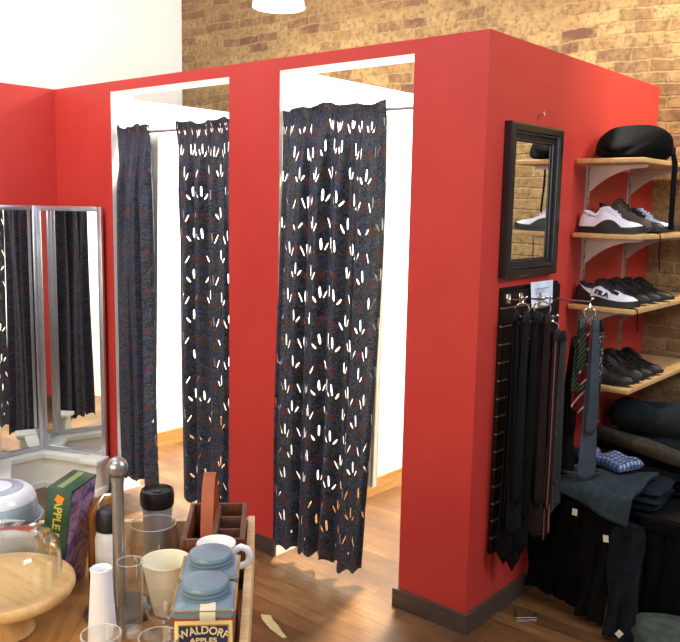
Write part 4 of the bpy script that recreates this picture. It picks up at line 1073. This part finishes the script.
# ------------------------------------------------------------------ lights
def area(name, loc, target, sx, sy, e, col=(1,1,1)):
    l = D.lights.new(name, 'AREA'); l.shape = 'RECTANGLE'; l.size = sx; l.size_y = sy; l.energy = e; l.color = col
    o = D.objects.new(name, l); COL.objects.link(o); o.location = loc
    d = Vector(target) - Vector(loc); o.rotation_euler = d.to_track_quat('-Z', 'Y').to_euler(); return o
def point(name, loc, e, col=(1,1,1), r=.1):
    l = D.lights.new(name, 'POINT'); l.energy = e; l.color = col; l.shadow_soft_size = r
    o = D.objects.new(name, l); COL.objects.link(o); o.location = loc; return o
def spot(name, loc, target, e, ang, col=(1,1,1), r=.08, blend=.6):
    l = D.lights.new(name, 'SPOT'); l.energy = e; l.color = col; l.spot_size = math.radians(ang); l.spot_blend = blend; l.shadow_soft_size = r
    o = D.objects.new(name, l); COL.objects.link(o); o.location = loc
    o.rotation_euler = (Vector(target) - Vector(loc)).to_track_quat('-Z', 'Y').to_euler(); return o
WARM = (1, .86, .66)
area('blue_top_fill', (-1.3, -1.7, 4.1), (-1.2, 0, 1.9), 1.6, 1.2, 52, (.30, .52, 1))  # added blue light that tints the curtain tops and upper red wall
area('ceiling_light_front', (.3, -3.2, 4.2), (-.4, -1.2, 0), 2.4, 1.6, 62, (1, .91, .78))
area('warm_front_fill', (.6, -5.2, 2.0), (-.6, 0, .7), 3.0, 1.4, 112, (1, .84, .62))  # added warm fill from behind the camera, lifts the lower red wall
area('side_face_fill', (3.0, .2, 3.6), (0, .6, 2.0), 1.4, 1.4, 105, (.72, .84, 1))  # unseen area light added to brighten the red right face
area('left_wall_fill', (-2.0, -2.2, 4.2), (-3.9, .2, 3.2), 1.2, 1.2, 105, (1, .97, .93))  # added only to whiten the tall left wall, no fixture known there
point('pendant_bulb_light', (-1.945, .9, 2.76), 30, WARM, .08)
spot('fitting_room_fill', (-2.0, .78, 3.8), (-2.05, .75, 0), 2000, 62, (1, .96, .88), .1)  # unseen spot added to overexpose the white room, cone kept off the upper brick
spot('second_fitting_room_fill', (-.66, .78, 3.8), (-.66, .75, 0), 2000, 62, (1, .95, .86), .1)  # same kind of added, unseen brightener over the second room
spot('brick_spot', (.75, .80, 3.7), (.45, 1.72, 2.6), 360, 100, (1, .88, .68), .1, 1.0)
w = D.worlds.new('world'); SC.world = w; w.use_nodes = True
bg = w.node_tree.nodes['Background']; bg.inputs[0].default_value = (.93, .95, 1, 1); bg.inputs[1].default_value = .36

# ------------------------------------------------------------------ camera
F_PX, PITCH, YAW, ROLL = 816.666, math.radians(8.1328), math.radians(-40.1191), math.radians(1.0919)
fwd = Vector((math.sin(YAW) * math.cos(PITCH), math.cos(YAW) * math.cos(PITCH), -math.sin(PITCH)))
rt = Vector((math.cos(YAW), -math.sin(YAW), 0)); up = rt.cross(fwd)
r2 = rt * math.cos(ROLL) + up * math.sin(ROLL); u2 = up * math.cos(ROLL) - rt * math.sin(ROLL)
cd = D.cameras.new('camera'); cam = D.objects.new('camera', cd); COL.objects.link(cam)
cd.sensor_fit = 'HORIZONTAL'; cd.sensor_width = 36; cd.lens = F_PX * 36 / 680; cd.clip_start = .05; cd.clip_end = 60
cam.matrix_world = Matrix(((r2.x, u2.x, -fwd.x, 1.5576), (r2.y, u2.y, -fwd.y, -2.6494), (r2.z, u2.z, -fwd.z, 1.6705), (0, 0, 0, 1)))
SC.camera = cam
SC.view_settings.view_transform = 'Standard'; SC.view_settings.look = 'None'; SC.view_settings.exposure = 0
SC.cycles.max_bounces = 10; SC.cycles.transparent_max_bounces = 24; SC.cycles.use_denoising = True
SC.cycles.sample_clamp_indirect = 8
